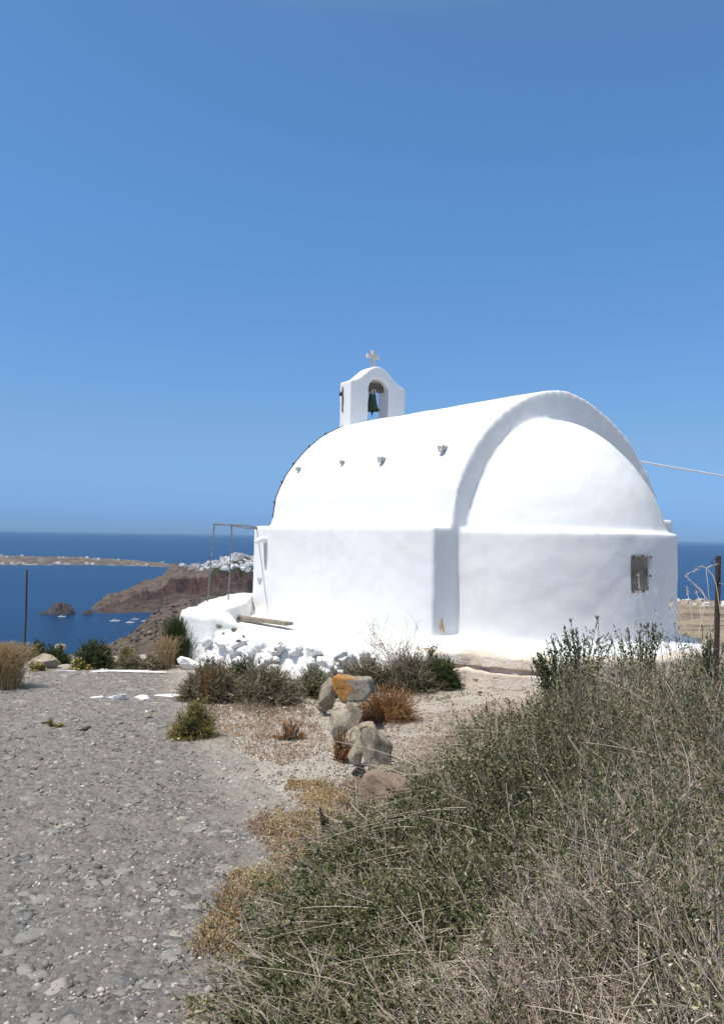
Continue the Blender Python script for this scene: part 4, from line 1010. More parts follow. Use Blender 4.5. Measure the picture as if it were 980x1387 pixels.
# ground cover patches (nobody could count them)
def cover(name, poly_img, n, lm, label, hmax=.05, ll=.013, lw=.005, twig=0, lp=7, clumpy=.9):
    poly = np.array([on(x, y, -.02)[:2] for x, y in poly_img]); mn, mx_ = poly.min(0), poly.max(0)
    pts = rng.uniform(mn, mx_, (n * 4, 2))
    def inside(p, poly):
        c_ = np.zeros(len(p), bool); j = len(poly) - 1
        for i in range(len(poly)):
            xi, yi = poly[i]; xj, yj = poly[j]
            c_ ^= ((yi > p[:, 1]) != (yj > p[:, 1])) & (p[:, 0] < (xj - xi) * (p[:, 1] - yi) / (yj - yi + 1e-12) + xi); j = i
        return c_
    dens = .5 + .5 * clumpy * fbm(pts[:, 0] * 5, pts[:, 1] * 5, seed=len(name) + n, o=3)
    pts = pts[inside(pts, poly) & (rng.rand(len(pts)) < dens)][:n]; n = len(pts)
    base = np.stack([pts[:, 0], pts[:, 1], ground_h(pts[:, 0], pts[:, 1])], 1)
    hh = hmax * rng.uniform(.3, 1, n) * np.clip(.6 + fbm(pts[:, 0] * 5, pts[:, 1] * 5, seed=4, o=3), .3, 1.6)
    end = base + np.stack([rng.normal(0, .5, n) * hh, rng.normal(0, .5, n) * hh, hh], 1)
    P = bez(base, (base + end) / 2 + rng.normal(size=(n, 3)) * .005, end, 4)
    root = empty(name, tuple(base.mean(0))); root['kind'] = 'stuff'; root['label'] = label
    b_ = Bag(); strands(b_, P, np.full((n, 4), .0011), rng.rand(n)); off = -base.mean(0); b_.V = [v + off for v in b_.V]
    b_.build('stems', M['twig'], root)['kind'] = 'stuff'
    a_ = np.repeat(np.arange(n), lp); t = rng.uniform(.2, 1, len(a_))[:, None]; pp = base[a_] * (1 - t) + end[a_] * t
    b_ = Bag(); leaves(b_, pp, rng.normal(size=pp.shape) + Z3 * .5, ll * rng.uniform(.5, 1.3, len(a_)), lw * rng.uniform(.6, 1.3, len(a_)), np.clip(rng.rand(len(a_)) * .6 + .4 * (fbm(pp[:, 0] * 3, pp[:, 1] * 3, seed=6) + .5), 0, 1)); b_.V = [v + off for v in b_.V]
    b_.build('foliage', M[lm], root)['kind'] = 'stuff'
cover('ground_cover', [(390, 1060), (470, 1055), (480, 1100), (420, 1160), (395, 1200), (350, 1250), (310, 1300), (300, 1250), (320, 1180), (370, 1110)], 2500, 'leaf_gold', 'golden orange low ground cover along the path edge', .065, clumpy=2.2)
cover('ground_cover', [(330, 1120), (400, 1080), (490, 1060), (500, 1110), (430, 1170), (380, 1180)], 2600, 'leaf_pink', 'dry pinkish ground cover left of the reddish boulder', .04)
cover('ground_cover', [(250, 955), (420, 955), (450, 1020), (380, 1040), (300, 1010), (240, 990)], 2600, 'leaf_pink', 'dry pinkish weeds spread over the dirt below the brown bushes', .035)
cover('ground_cover', [(500, 985), (700, 940), (720, 1010), (600, 1060), (520, 1030)], 1500, 'leaf_pink', 'sparse dry weeds on the dirt right of the tumbled wall', .05)
cover('ground_cover', [(244, 930), (430, 925), (450, 962), (360, 972), (260, 972)], 2200, 'leaf_dry', 'dry brown litter and weeds around the feet of the terrace bushes', .07)
cover('ground_cover', [(440, 922), (620, 915), (640, 940), (560, 952), (450, 950)], 900, 'leaf_dry', 'dry brown litter under the bushes before the chapel corner', .06)
cover('ground_cover', [(262, 1300), (310, 1190), (390, 1180), (370, 1300), (340, 1400), (255, 1400)], 1500, 'leaf_gold', 'golden low weeds at the thicket edge beside the path', .06, clumpy=2.2)

# ---- the big thicket
TP = np.array([(-.28, 1.0), (-.33, 2.2), (-.33, 2.75), (-.26, 3.3), (-.17, 3.75), (-.10, 4.1), (.04, 4.5), (.32, 5.2), (.78, 6.2), (1.4, 7.0), (2.2, 7.6), (3.2, 8.3), (5.2, 8.6), (6.0, 6), (6, 1)])
def inpoly(p, poly):
    c_ = np.zeros(len(p), bool); j = len(poly) - 1
    for i in range(len(poly)):
        xi, yi = poly[i]; xj, yj = poly[j]
        c_ ^= ((yi > p[:, 1]) != (yj > p[:, 1])) & (p[:, 0] < (xj - xi) * (p[:, 1] - yi) / (yj - yi + 1e-12) + xi); j = i
    return c_
def edged(p):
    d = np.full(len(p), 1e9); B = TP[:13]
    for a_, b_ in zip(B[:-1], B[1:]):
        ab = b_ - a_; t = np.clip(((p - a_) @ ab) / (ab @ ab), 0, 1); d = np.minimum(d, np.linalg.norm(p - a_ - t[:, None] * ab, axis=1))
    return d
def canopy(p):
    s_ = edged(p); x, y = p[:, 0], p[:, 1]
    H = .07 + .68 * ss(0, 1.45, s_) + .09 * np.clip(x - 1.0, 0, 2.5)
    H = H * (1 + .38 * fbm(x * 1.5, y * 1.5, seed=33, o=2) + 1.0 * .26 * fbm(x * 6, y * 6, seed=34, o=2)) * np.interp(y, [2, 3, 8], [.85, 1, .8])
    return H
def clumps(q): return fbm(q[:, 0] * 6, q[:, 1] * 6, seed=34, o=2) > -.30 + .35 * rng.rand(len(q)) - .2
def thick_pts(n, extra=None):
    out = []; tot = 0
    while tot < n:
        d = rng.uniform(1.25, 8.6, 40000); x = rng.uniform(-.62, .56, 40000) * d; p = np.stack([x, d], 1)
        k = inpoly(p, TP) & (rng.rand(40000) < np.clip(2.6 / d, .25, 1)); p = p[k]
        if extra is not None: p = p[extra(p)]
        out.append(p); tot += len(p)
    return np.concatenate(out)[:n]
root = empty('undergrowth', (1.0, 4.0, 0)); root['kind'] = 'stuff'; root['label'] = 'dense grey green thicket tangled with dry stems filling the lower right'
RO = np.array([1.0, 4.0, 0])
def green_w(p): 
    u = p[:, 0] / p[:, 1]
    return np.clip(ss(-.3, .4, fbm(p[:, 0] * .9 + 3, p[:, 1] * .9, seed=55, o=3) + .20) * ss(.55, .15, u) + ss(.22, -.02, u) * .9 + .20, 0, 1) * (.42 + .58 * ss(5.2, 3.6, p[:, 1]))
# rosettes of leafy sprigs, each rosette one tuft of the tangle
NCL = 1900
cc = thick_pts(NCL, lambda q: rng.rand(len(q)) < green_w(q))
cs = rng.uniform(.55, 1.22, NCL); cr = rng.uniform(.035, .10, NCL) * np.interp(cc[:, 1], [2, 6], [1, 1.3]); ctone = rng.rand(NCL)
NS = 27000
ci = rng.randint(0, NCL, NS)
off = rng.normal(size=(NS, 2)) * cr[ci][:, None]; p = cc[ci] + off
H = canopy(cc)[ci] * cs[ci]; gz = ground_h(p[:, 0], p[:, 1])
sc_ = np.interp(p[:, 1], [2, 5, 8], [1, 1.15, 1.5])
fall = np.exp(-(off ** 2).sum(1) / (2 * (1.5 * cr[ci]) ** 2))
ht = np.maximum(H * (.55 + .45 * fall) * rng.uniform(.8, 1.06, NS), .03)
base = np.stack([cc[ci][:, 0] + off[:, 0] * .25, cc[ci][:, 1] + off[:, 1] * .25, gz + ht * .2], 1)
end = np.stack([p[:, 0] + off[:, 0] * .7 - .03 * ht, p[:, 1] + off[:, 1] * .7, gz + ht], 1)
mid = base * .5 + end * .5 + np.stack([-off[:, 0] * .2, -off[:, 1] * .2, .12 * ht], 1)
P = bez(base, mid, end, 5)
bs = Bag(); sel = rng.rand(NS) < .55; strands(bs, P[sel] - RO, np.linspace(1, .45, 5)[None] * rng.uniform(.0012, .0026, sel.sum())[:, None], rng.rand(sel.sum()) * .7)
bs.build('stems', M['twig'], root)['kind'] = 'stuff'
lp = 17
tt = 1 - rng.beta(1.0, 2.8, (NS, lp)) * .7; ii = np.minimum((tt * 4).astype(int), 3); fr_ = (tt * 4 - ii)[..., None]; a_ = np.arange(NS)[:, None]
pp = P[a_, ii] * (1 - fr_) + P[a_, ii + 1] * fr_; dr = nrm(P[a_, ii + 1] - P[a_, ii]); dl = nrm(dr * .75 + rng.normal(size=dr.shape) * .6)
cv = ctone[ci][:, None] * .5 + rng.rand(NS, lp) ** 1.3 * .55
S_ = np.repeat(sc_, lp)
bl = Bag(); leaves(bl, pp.reshape(-1, 3) - RO, dl.reshape(-1, 3), .0175 * rng.uniform(.5, 1.4, NS * lp) * S_, .0062 * rng.uniform(.7, 1.4, NS * lp) * S_, np.clip(cv.ravel(), 0, 1))
bl.build('foliage', M['leaf_grey'], root)['kind'] = 'stuff'
# dry straight stems
ND = 26000
p = thick_pts(ND, lambda q: rng.rand(len(q)) < (.10 + .90 * (1 - green_w(q))))
H = canopy(p); gz = ground_h(p[:, 0], p[:, 1]); base = np.stack([p[:, 0], p[:, 1], gz + H * rng.uniform(0, .6, ND)], 1)
L_ = rng.uniform(.12, .42, ND)
dv = nrm(np.stack([rng.normal(-.45, .55, ND), rng.normal(-.1, .45, ND), rng.uniform(.25, 1.2, ND)], 1))
flat_ = rng.rand(ND) < .25; dv[flat_, 2] *= .2; dv = nrm(dv)
end = base + dv * L_[:, None]; lim = gz + canopy(end[:, :2]) * rng.uniform(.9, 1.22, ND); end[:, 2] = np.minimum(end[:, 2], np.maximum(lim, gz + .05))
mid = (base + end) / 2 + rng.normal(size=(ND, 3)) * .02
P = bez(base, mid, end, 5); bd = Bag(); dd_ = np.interp(p[:, 1], [2, 6], [1, 1.25])
strands(bd, P - RO, np.linspace(1, .4, 5)[None] * (rng.uniform(.0009, .0025, ND) * dd_)[:, None], rng.beta(2.4, 1.2, ND))
# side twiglets
NT = 60000; s_ = rng.randint(0, ND, NT); k_ = rng.randint(1, 4, NT); p0 = P[s_, k_]; dv2 = nrm(nrm(P[s_, k_ + 1] - p0) + rng.normal(size=(NT, 3)) * .55); e2 = p0 + dv2 * rng.uniform(.03, .11, NT)[:, None]
strands(bd, bez(p0, (p0 + e2) / 2 + rng.normal(size=(NT, 3)) * .006, e2, 3) - RO, np.full((NT, 3), .0010), rng.beta(2.4, 1.2, NT))
bd.build('dry_twigs', M['twig'], root)['kind'] = 'stuff'
# small dead leaves and seed capsules on them
NL = 45000; s_ = rng.randint(0, ND, NL); pq = P[s_, rng.randint(2, 5, NL)] + rng.normal(size=(NL, 3)) * .01
bl = Bag(); leaves(bl, pq - RO, rng.normal(size=(NL, 3)) + Z3 * .3, .011 * rng.uniform(.5, 1.4, NL), .005, rng.rand(NL)); bl.build('dead_leaves', M['twig'], root)['kind'] = 'stuff'
NW = 900
p = thick_pts(NW); H = canopy(p); gz = ground_h(p[:, 0], p[:, 1]); a_w = rng.uniform(0, 6.28, NW)
base = np.stack([p[:, 0], p[:, 1], gz + H * .15], 1); end = base + np.stack([np.cos(a_w) * .22 - .06, np.sin(a_w) * .22, H * rng.uniform(.6, 1.0, NW)], 1) * rng.uniform(.5, 1.1, (NW, 1))
Pw = bez(base, base * .5 + end * .5 + rng.normal(size=(NW, 3)) * .03, end, 7); Pw[:, 1:-1] += rng.normal(size=(NW, 5, 3)) * .006
bd = Bag(); strands(bd, Pw - RO, np.linspace(1, .35, 7)[None] * rng.uniform(.0025, .0055, NW)[:, None], rng.uniform(.1, .75, NW), 4)
s_ = rng.randint(0, NW, 5000); k_ = rng.randint(2, 6, 5000); p0 = Pw[s_, k_]; e2 = p0 + nrm(nrm(Pw[s_, k_ + 1] - p0) + rng.normal(size=(5000, 3)) * .6 + Z3 * .3) * rng.uniform(.05, .16, (5000, 1))
strands(bd, bez(p0, (p0 + e2) / 2 + rng.normal(size=(5000, 3)) * .01, e2, 4) - RO, np.full((5000, 4), .0016), rng.uniform(.2, .9, 5000)); bd.build('branches', M['twig'], root)['kind'] = 'stuff'
# long arching canes
NC = 420
p = thick_pts(NC, lambda q: q[:, 0] > .25)
H = canopy(p); gz = ground_h(p[:, 0], p[:, 1]); base = np.stack([p[:, 0], p[:, 1], gz + H * .55], 1)
dv = nrm(np.stack([rng.normal(-.75, .4, NC), rng.normal(-.1, .4, NC), rng.uniform(.15, .75, NC)], 1)); L_ = rng.uniform(.3, .75, NC)
end = base + dv * L_[:, None]; end[:, 2] = np.minimum(end[:, 2], gz + np.maximum(canopy(end[:, :2]) * rng.uniform(1.0, 1.3, NC), .12)); mid = (base + end) / 2 + np.array([0, 0, .05])
bd = Bag(); strands(bd, bez(base, mid, end, 8) - RO, np.linspace(1, .35, 8)[None] * rng.uniform(.0018, .0034, NC)[:, None], rng.uniform(.5, 1, NC)); bd.build('canes', M['twig'], root)['kind'] = 'stuff'

# taller leafy plants against the apse
def tall_plant(x0, y0, x1, y1, d, n, label, seed, ll=.055, lw=.014):
    r5 = np.random.RandomState(seed); base = at((x0 + x1) / 2, y1, d); gz = float(ground_h(base[0], base[1])); base[2] = gz
    root = empty('tall_weed', tuple(base)); tag(root, label, 'plant'); wr = px2m((x1 - x0) / 2, d); top = at(0, y0, d)[2] + 0 * gz
    top = at((x0 + x1) / 2, y0, d)[2] - gz
    bs, bl = Bag(), Bag()
    a = r5.uniform(0, 6.28, n); rr = wr * r5.uniform(.1, 1, n) ** .7; hh = top * (1 - .22 * (rr / wr)) * r5.uniform(.8, 1.02, n)
    end = np.stack([np.cos(a) * rr, np.sin(a) * rr * .6, hh], 1); st = end * np.array([.1, .1, 0]); mid = st + (end - st) * np.array([.2, .2, .65])
    P = bez(st, mid, end, 8); strands(bs, P, np.linspace(.004, .0018, 8)[None] * np.ones((n, 1)), r5.rand(n), 4)
    lp = 46; t = r5.uniform(.35, 1, (n, lp)); ii = np.minimum((t * 7).astype(int), 6); f_ = (t * 7 - ii)[..., None]; a_ = np.arange(n)[:, None]
    pp = P[a_, ii] * (1 - f_) + P[a_, ii + 1] * f_; dr = nrm(P[a_, ii + 1] - P[a_, ii]); dl = nrm(dr * .9 + r5.normal(size=dr.shape) * .5)
    leaves(bl, pp.reshape(-1, 3), dl.reshape(-1, 3), ll * r5.uniform(.5, 1.1, n * lp), lw * r5.uniform(.7, 1.2, n * lp), r5.rand(n * lp))
    bs.build('stems', M['stem'], root)['kind'] = 'stuff'; bl.build('foliage', M['leaf_green'], root)['kind'] = 'stuff'
tall_plant(738, 822, 834, 960, 6.3, 26, 'tall dark leafy weed in front of the middle of the apse wall', 3, .05, .013)
tall_plant(712, 862, 790, 960, 6.4, 40, 'shorter bushy green weed left of the tall weed before the apse', 6, .045, .013)
tall_plant(836, 816, 898, 960, 6.0, 20, 'tall thin leafy weed below the apse window', 4, .045, .012)
tall_plant(925, 838, 990, 960, 5.4, 34, 'leafy grey green weed beside the rusty post', 5, .035, .010)
# tall dry stalks near the post
def stalks(lst, label, d=5.6):
    root = empty('dry_weed', tuple(at(lst[0][0][0], lst[0][0][1], d) * np.array([1, 1, 0]))); tag(root, label, 'plant'); org = np.array(root.location)
    b_ = Bag(); bf = Bag()
    for pts in lst:
        P = np.array([at(x, y, d + .05 * i) for i, (x, y) in enumerate(pts)]); t = np.linspace(0, len(P) - 1, 12); P = np.stack([np.interp(t, np.arange(len(P)), P[:, c_]) for c_ in range(3)], 1)
        P[1:-1] = (P[:-2] + 2 * P[1:-1] + P[2:]) / 4
        strands(b_, P[None] - org, np.linspace(.0032, .0012, 12)[None], np.array([.9]))
        tip = P[-4:].repeat(5, 0) - org; leaves(bf, tip, rng.normal(size=tip.shape), .018, .006, rng.uniform(.5, 1, len(tip)))
    b_.build('stalks', M['twig'], root)['kind'] = 'stuff'; bf.build('seed_heads', M['twig'], root)['kind'] = 'stuff'
stalks([[(965, 900), (962, 818), (948, 800), (928, 780)], [(965, 870), (958, 790), (955, 768), (970, 764)], [(975, 830), (968, 782), (952, 766), (942, 770)],
        [(945, 860), (958, 806), (938, 790), (926, 778), (945, 772)], [(930, 855), (914, 826), (908, 812)], [(938, 845), (932, 810), (929, 795)], [(950, 845), (946, 812), (942, 800)]],
       'curling pale dead stalks around the rusty post')
stalks([[(905, 905), (900, 860), (888, 826)], [(918, 900), (912, 850), (905, 818)], [(925, 890), (918, 845), (908, 822), (904, 815)], [(880, 900), (872, 840), (866, 800), (864, 778)]], 'thin dead grass stalks in front of the right edge of the apse', 5.9)

# ------------------------------------------------------------------ headland with village
HX = [112, 120, 128, 140, 160, 175, 190, 205, 222, 230, 240, 260, 285, 300, 318, 346, 420, 560, 660]
HY = [831, 829, 823, 812, 803, 796, 789, 784, 778, 769, 764, 765, 761, 756, 752.5, 755, 756, 760, 770]
HS = [1395, 1400, 1405, 1408, 1412, 1415, 1420, 1425, 1430, 1432, 1435, 1440, 1450, 1455, 1460, 1470, 1500, 1550, 1600]
HR = [1410, 1440, 1480, 1540, 1620, 1680, 1740, 1790, 1840, 1880, 1900, 1930, 1960, 1980, 2000, 2000, 2050, 2100, 2150]
def yh(x): return 715.5 + .0165 * x - 0
def head(px, s):
    rs = np.interp(px, HX, HS); rr = np.interp(px, HX, HR); hy = np.interp(px, HX, HY)
    d = np.maximum(hy - yh(px), 1); 
    zr = EYE - rr * d / 1040
    r = rs + (rr - rs) * s
    nz = fbm(px / 14., s * 5, seed=15, o=4)
    sw = np.clip(s + .05 * nz, 0, 2)
    pr = np.interp(sw, [-.1, 0, .12, .42, .56, .75, 1.0, 1.15, 1.6, 2.2], [-.2, 0, .10, .34, .74, .84, 1.0, .96, .35, -.2])
    z = SEA - 1 + (zr - SEA + 1) * pr
    x = (px - 490) / 1040 * r
    amp = np.clip(pr, 0, 1) * ss(112, 150, px)
    gul = np.abs(fbm(px / 5. + s * 1.2, s * 2, seed=25, o=4))
    z = z + amp * (8.0 * fbm(x / 45, r / 45, seed=35, o=6, gain=.62) * (1 - .75 * ss(.9, 1., s) * ss(1.2, 1.0, s)) - 5 * gul * ss(.3, .5, s) * ss(.7, .55, s))
    return x, r, z
pxg = np.arange(112, 640, 1.1); sg = np.concatenate([np.linspace(-.08, 1.1, 190), np.linspace(1.13, 2.2, 24)])
PX, SG = np.meshgrid(pxg, sg, indexing='ij'); Xh, Yh, Zh = head(PX, SG)
i_ = np.arange(PX.size).reshape(PX.shape); Fq = np.stack([i_[:-1, :-1], i_[1:, :-1], i_[1:, 1:], i_[:-1, 1:]], -1).reshape(-1, 4)
pf, sf = PX.ravel(), SG.ravel(); nn = fbm(pf / 9, sf * 14, seed=45, o=4)
apron = np.array([.115, .082, .070]); cliffc = np.array([.082, .046, .043]); topc = np.array([.17, .130, .108]); grn = np.array([.035, .042, .022]); dk = np.array([.05, .043, .045])
zc = lerp3(np.broadcast_to(apron, (len(pf), 3)), cliffc, ss(.36, .42, sf + .06 * nn) * ss(150, 200, pf + 20 * nn))
zc = lerp3(zc, topc, ss(.56, .62, sf + .05 * nn))
zc = lerp3(zc, dk, ss(.15, .4, nn) * .8 * ss(.6, .3, sf))
zc = lerp3(zc, grn, ss(278, 300, pf + 8 * nn) * ss(.5, .58, sf + .05 * nn) * ss(.88, .78, sf + .1 * nn))
h = link('headland', npmesh('headland', np.stack([Xh.ravel(), Yh.ravel(), Zh.ravel()], 1), [Fq], {'zone': zc}), M['cliff'], smooth=True); h['kind'] = 'structure'

# houses: three shapes, copied
def house_proto(shape, mt):
    root = empty('village_house'); r_ = .5
    if shape == 0:
        boxes('wall', [((0, 0, 1.2), (3.2, 0, 0), (0, 3, 0), (0, 0, 3.2))], mt).parent = root
        o = boxes('roof', [((0, 0, 4.55), (3.35, 0, 0), (0, 3.15, 0), (0, 0, .18))], mt); o.parent = root
    elif shape == 1:
        boxes('wall', [((0, 0, .9), (4.2, 0, 0), (0, 2.6, 0), (0, 0, 2.7))], mt).parent = root
        V = []; k = 9
        for yy in (-2.6, 2.6):
            for i in range(k): a = math.pi * i / (k - 1); V.append((4.2 * math.cos(a) * .5 - 1.5, yy, 3.6 + 1.9 * math.sin(a)))
        Fa = [[i, i + 1, k + i + 1, k + i] for i in range(k - 1)]; me = bpy.data.meshes.new('roof'); me.from_pydata(V, [], Fa + [list(range(k)), list(range(2 * k - 1, k - 1, -1))]); o = link('roof', me, mt, root)
    else:
        boxes('wall', [((0, 0, 1.8), (2.4, 0, 0), (0, 2.4, 0), (0, 0, 4.2)), ((3.4, 0, .6), (2.2, 0, 0), (0, 2.6, 0), (0, 0, 2.4))], mt).parent = root
        o = boxes('roof', [((0, 0, 6.2), (2.55, 0, 0), (0, 2.55, 0), (0, 0, .17))], mt); o.parent = root
    boxes('window', [((-1.2, -3.03 if shape == 0 else (-2.63 if shape == 1 else -2.43), 2.2), (.45, 0, 0), (0, .05, 0), (0, 0, .65))], M['house_w']).parent = root
    boxes('door', [((1.2, -3.03 if shape == 0 else (-2.63 if shape == 1 else -2.43), .6), (.5, 0, 0), (0, .05, 0), (0, 0, 1.1))], M['house_w']).parent = root
    return root
protos = [house_proto(0, M['house']), house_proto(1, M['house']), house_proto(2, M['house']), house_proto(0, M['house_c'])]
used = [False] * 4
hdesc = ['white flat roofed cubic house in the cliff village on the headland', 'white barrel vaulted house in the cliff village on the headland', 'tall two part white house in the cliff village on the headland', 'pale cream house in the cliff village on the headland']
def place_house(k, p_, rz, s_, label, group):
    o = protos[k] if not used[k] else copy_tree(protos[k]); used[k] = True
    o.location = tuple(p_); o.rotation_euler = (0, 0, rz); o.scale = (s_, s_, s_); tag(o, label, 'house', group)
r6 = np.random.RandomState(77); cnt = 0; tries = 0
while cnt < 226 and tries < 9000:
    tries += 1
    px = r6.uniform(246, 352); s = r6.uniform(.55, 1.03)
    dens = np.interp(px, [246, 262, 280, 290, 352], [.35, .5, .6, 1, 1]) * (1 if s > np.interp(px, [246, 280, 300, 350], [.90, .80, .68, .56]) else 0)
    if r6.rand() > dens: continue
    x, y, z = [float(v) for v in head(np.array([px]), np.array([s]))]
    k = r6.choice([0, 1, 2, 3], p=[.45, .25, .18, .12]) if px > 275 else r6.choice([0, 3], p=[.4, .6])
    place_house(k, (x, y, z - 1.0), math.atan2(-x, y) + r6.choice([0, .3, -.3, 1.57]) + r6.normal(0, .1), r6.uniform(1.1, 1.8), hdesc[k], 'houses of the cliff village'); cnt += 1

bag = Bag(); r8 = np.random.RandomState(12)
def slope_pts(n, x0, x1, r0_, r1_):
    px = r8.uniform(x0, x1, n); d = np.exp(r8.uniform(math.log(r0_), math.log(r1_), n)); x = (px - 490) / 1040 * d; return x, d
x, d = slope_pts(9000, 130, 330, 60, 1500); z = ground_h(x, d); k = z > SEA - 1
k &= (fbm(x / (d * .05), d / (d * .05) + np.log(d) * 9, seed=71, o=3) + r8.rand(len(x)) * .5) > .1
x, d, z = x[k], d[k], z[k]; scatter(bag, I1, np.stack([x, d, z], 1), d * r8.uniform(.0006, .0026, len(x)) * np.where(r8.rand(len(x)) < .06, 2, 1), r8.rand(len(x)) ** 1.5, flat=(.5, .9))
o = bag.build('rubble', M['slope_rubble']); o['kind'] = 'stuff'; o['label'] = 'dark lava rubble strewn down the brown slope to the bay'
# far low island
pxg = np.arange(-190, 250, 2.0); sg = np.linspace(-.06, 1.3, 50); PX, SG = np.meshgrid(pxg, sg, indexing='ij')
def isle(px, s):
    y0 = np.interp(px, [-190, 0, 120, 200, 232, 248], [762, 763, 763, 764.5, 766, 764.5]) ; y1 = np.interp(px, [-190, 0, 40, 110, 160, 205, 232, 248], [750, 750, 750.5, 752.5, 755, 757.5, 761, 764])
    rs = (EYE - SEA) * 1040 / (y0 - yh(px)); rr = rs + np.interp(px, [-190, 150, 248], [900, 700, 120]); zr = EYE - rr * (y1 - yh(px)) / 1040
    r = rs + (rr - rs) * s; x = (px - 490) / 1040 * r
    pr = np.interp(s, [-.06, 0, .08, .5, 1, 1.3], [-.15, 0, .16, .55, 1, -.2]); z = SEA - .5 + np.maximum(zr - SEA, 1) * pr + np.clip(pr, 0, 1) * 5 * fbm(x / 160, r / 160, seed=95, o=4) * ss(250, 200, px)
    return x, r, z
Xi, Yi, Zi = isle(PX, SG); i_ = np.arange(PX.size).reshape(PX.shape); Fq = np.stack([i_[:-1, :-1], i_[1:, :-1], i_[1:, 1:], i_[:-1, 1:]], -1).reshape(-1, 4)
pf, sf = PX.ravel(), SG.ravel(); nn = fbm(pf / 7, sf * 6, seed=46, o=4)
zc = lerp3(np.broadcast_to(np.array([.15, .125, .11]), (len(pf), 3)), np.array([.23, .19, .155]), ss(-.1, .5, nn)); zc = lerp3(zc, np.array([.40, .36, .31]), ss(.12, .03, sf) * ss(-.1, .3, nn))
h = link('low_island', npmesh('low_island', np.stack([Xi.ravel(), Yi.ravel(), Zi.ravel()], 1), [Fq], {'zone': zc}), M['cliff'], smooth=True); h['kind'] = 'structure'
for i in range(44):
    px = r6.choice([r6.uniform(-10, 235), r6.uniform(5, 35), r6.uniform(75, 100), r6.uniform(118, 136)]); s = r6.choice([r6.uniform(.06, .14), r6.uniform(.75, .97)])
    x, y, z = [float(v) for v in isle(np.array([px]), np.array([s]))]; k = r6.choice([0, 1])
    sc2 = r6.uniform(1.1, 1.9); place_house(k, (x, y, z - 1), r6.uniform(-.3, .3), sc2, ['white flat roofed house on the far low island', 'white vaulted house on the far low island'][k], 'houses on the far low island')
# settlement on the land right of the chapel
for i in range(28):
    px = r6.uniform(895, 1060); t_ = r6.uniform(400, 600); y = t_; x = (px - 490) / 1040 * y; z = float(ground_h(x, y)); k = r6.choice([0, 1, 3])
    place_house(k, (x, y, z - .8), r6.uniform(0, 3), r6.uniform(.35, .7), ['white cubic house on the plain right of the chapel', 'white vaulted house on the plain right of the chapel', '', 'cream house on the plain right of the chapel'][k], 'houses on the plain behind the chapel')

# islet and reefs
def islet(x0, y0, x1, y1, label, seed, name='rocky_islet', cat='islet', chapel_on=False):
    d = (EYE - SEA) * 1040 / (y1 - yh((x0 + x1) / 2)); k = 70; u = np.linspace(-1.25, 1.25, k); Ug, Wg = np.meshgrid(u, u, indexing='ij')
    w_ = px2m((x1 - x0) / 2, d); h_ = px2m(y1 - y0, d) * .9; rr = np.hypot(Ug, Wg)
    z = h_ * np.clip(1 - rr ** 2.6, -.2, 1) * (1 + .35 * fbm(Ug * 2.3 + seed, Wg * 2.3, seed=seed, o=5, gain=.6)) + h_ * .12 * fbm(Ug * 9, Wg * 9, seed=seed + 3, o=3) * (rr < 1)
    z = np.where(rr > 1.02, -3, z)
    V = np.stack([Ug * w_, Wg * w_ * .8, z], -1).reshape(-1, 3); i_ = np.arange(k * k).reshape(k, k); Fq = np.stack([i_[:-1, :-1], i_[1:, :-1], i_[1:, 1:], i_[:-1, 1:]], -1).reshape(-1, 4)
    o = link(name, npmesh(name, V, [Fq]), M['rock_dark'], None, True); p_ = at((x0 + x1) / 2, y1, d + w_ * .7); o.location = (p_[0], p_[1], SEA); tag(o, label, cat); return o, d, w_
islet(63, 815, 102, 830, 'dark rocky islet standing in the blue bay', 5)
islet(54, 826, 66, 829.5, 'flat dark reef awash at the left tip of the islet', 8, 'reef', 'reef')
islet(112, 824, 126, 829.5, 'small dark reef off the point of the headland', 9, 'reef', 'reef')
x, y, z = at(78, 824, (EYE - SEA) * 1040 / (829 - yh(80)) + 8); 
place_house(1, (x, y, SEA + 1.5), .1, .9, 'small white chapel building on the shore of the dark islet', None)
place_house(0, (x - 12, y + 3, SEA + 1.0), .1, .6, 'low white hut beside the building on the dark islet', None)

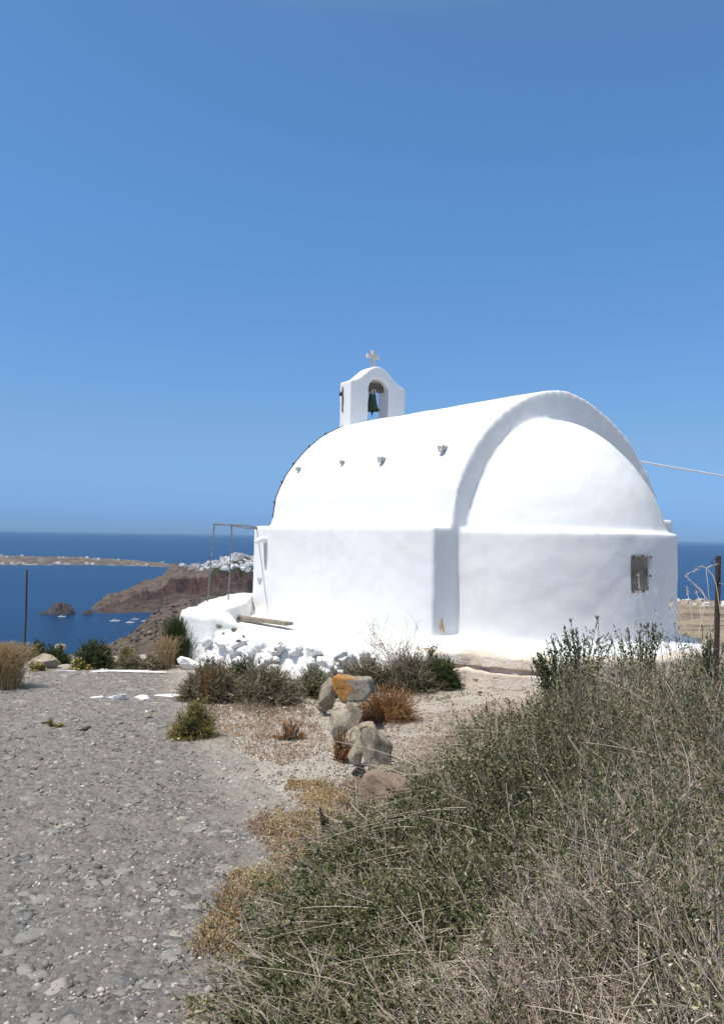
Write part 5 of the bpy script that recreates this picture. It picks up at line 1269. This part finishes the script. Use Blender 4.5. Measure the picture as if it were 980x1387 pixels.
# boats
def boat():
    root = empty('boat'); n = 11; V = []; 
    for i in range(n):
        u = -1 + 2 * i / (n - 1); w_ = 1.0 * (1 - max(u, 0) ** 2.4) * (1 - .15 * max(-u, 0)); s_ = .25 * max(u, 0) ** 2
        V += [(u, -.22 * w_, .17 + s_ * .6), (u, -.16 * w_, -.05), (u, .16 * w_, -.05), (u, .22 * w_, .17 + s_ * .6)]
    V = np.array(V); Fa = []
    for i in range(n - 1):
        a, b_ = i * 4, i * 4 + 4
        for j in range(3): Fa.append([a + j, b_ + j, b_ + j + 1, a + j + 1])
        Fa.append([a + 3, b_ + 3, b_, a])
    Fa += [[0, 1, 2, 3], [n * 4 - 1, n * 4 - 2, n * 4 - 3, n * 4 - 4]]
    link('hull', npmesh('hull', V, [np.array(Fa)]), M['boatw'], root)
    boxes('cabin', [((-.15, 0, .27), (.34, 0, 0), (0, .13, 0), (0, 0, .10)), ((-.22, 0, .41), (.26, 0, 0), (0, .14, 0), (0, 0, .025))], M['boatw']).parent = root
    boxes('window', [((-.12, 0, .28), (.30, 0, 0), (0, .134, 0), (0, 0, .035))], M['boatb']).parent = root
    boxes('mast', [((.05, 0, .55), (.008, 0, 0), (0, .008, 0), (0, 0, .22))], M['boatw']).parent = root
    return root
bp0 = boat(); first = True
for (x, y, w_, rz, lab) in ((156, 839, 13, .15, 'white boat moored farthest left of the five in the bay'), (176.5, 841, 11, -.1, 'white boat second from left in the bay, nearer than its neighbour'), (183.5, 836.5, 9, .2, 'smallest and farthest out white boat near the headland shore'),
                           (197, 839, 10, .1, 'white boat moored behind another one close to the shore'), (197, 843.5, 13, -.15, 'white boat nearest the shore rocks, in front of another'), (84, 833, 10, .1, 'white boat beside the dark islet')):
    d = (EYE - SEA) * 1040 / (y - yh(x)); p_ = at(x, y, d); o = bp0 if first else copy_tree(bp0); first = False
    s_ = px2m(w_, d) / 2 * 1.05; o.location = (p_[0], p_[1], SEA + .1); o.rotation_euler = (0, 0, rz); o.scale = (s_, s_, s_); tag(o, lab, 'boat', 'boats in the bay')
for k in range(4):
    if not used[k]: 
        for c_ in list(protos[k].children): bpy.data.objects.remove(c_)
        bpy.data.objects.remove(protos[k])
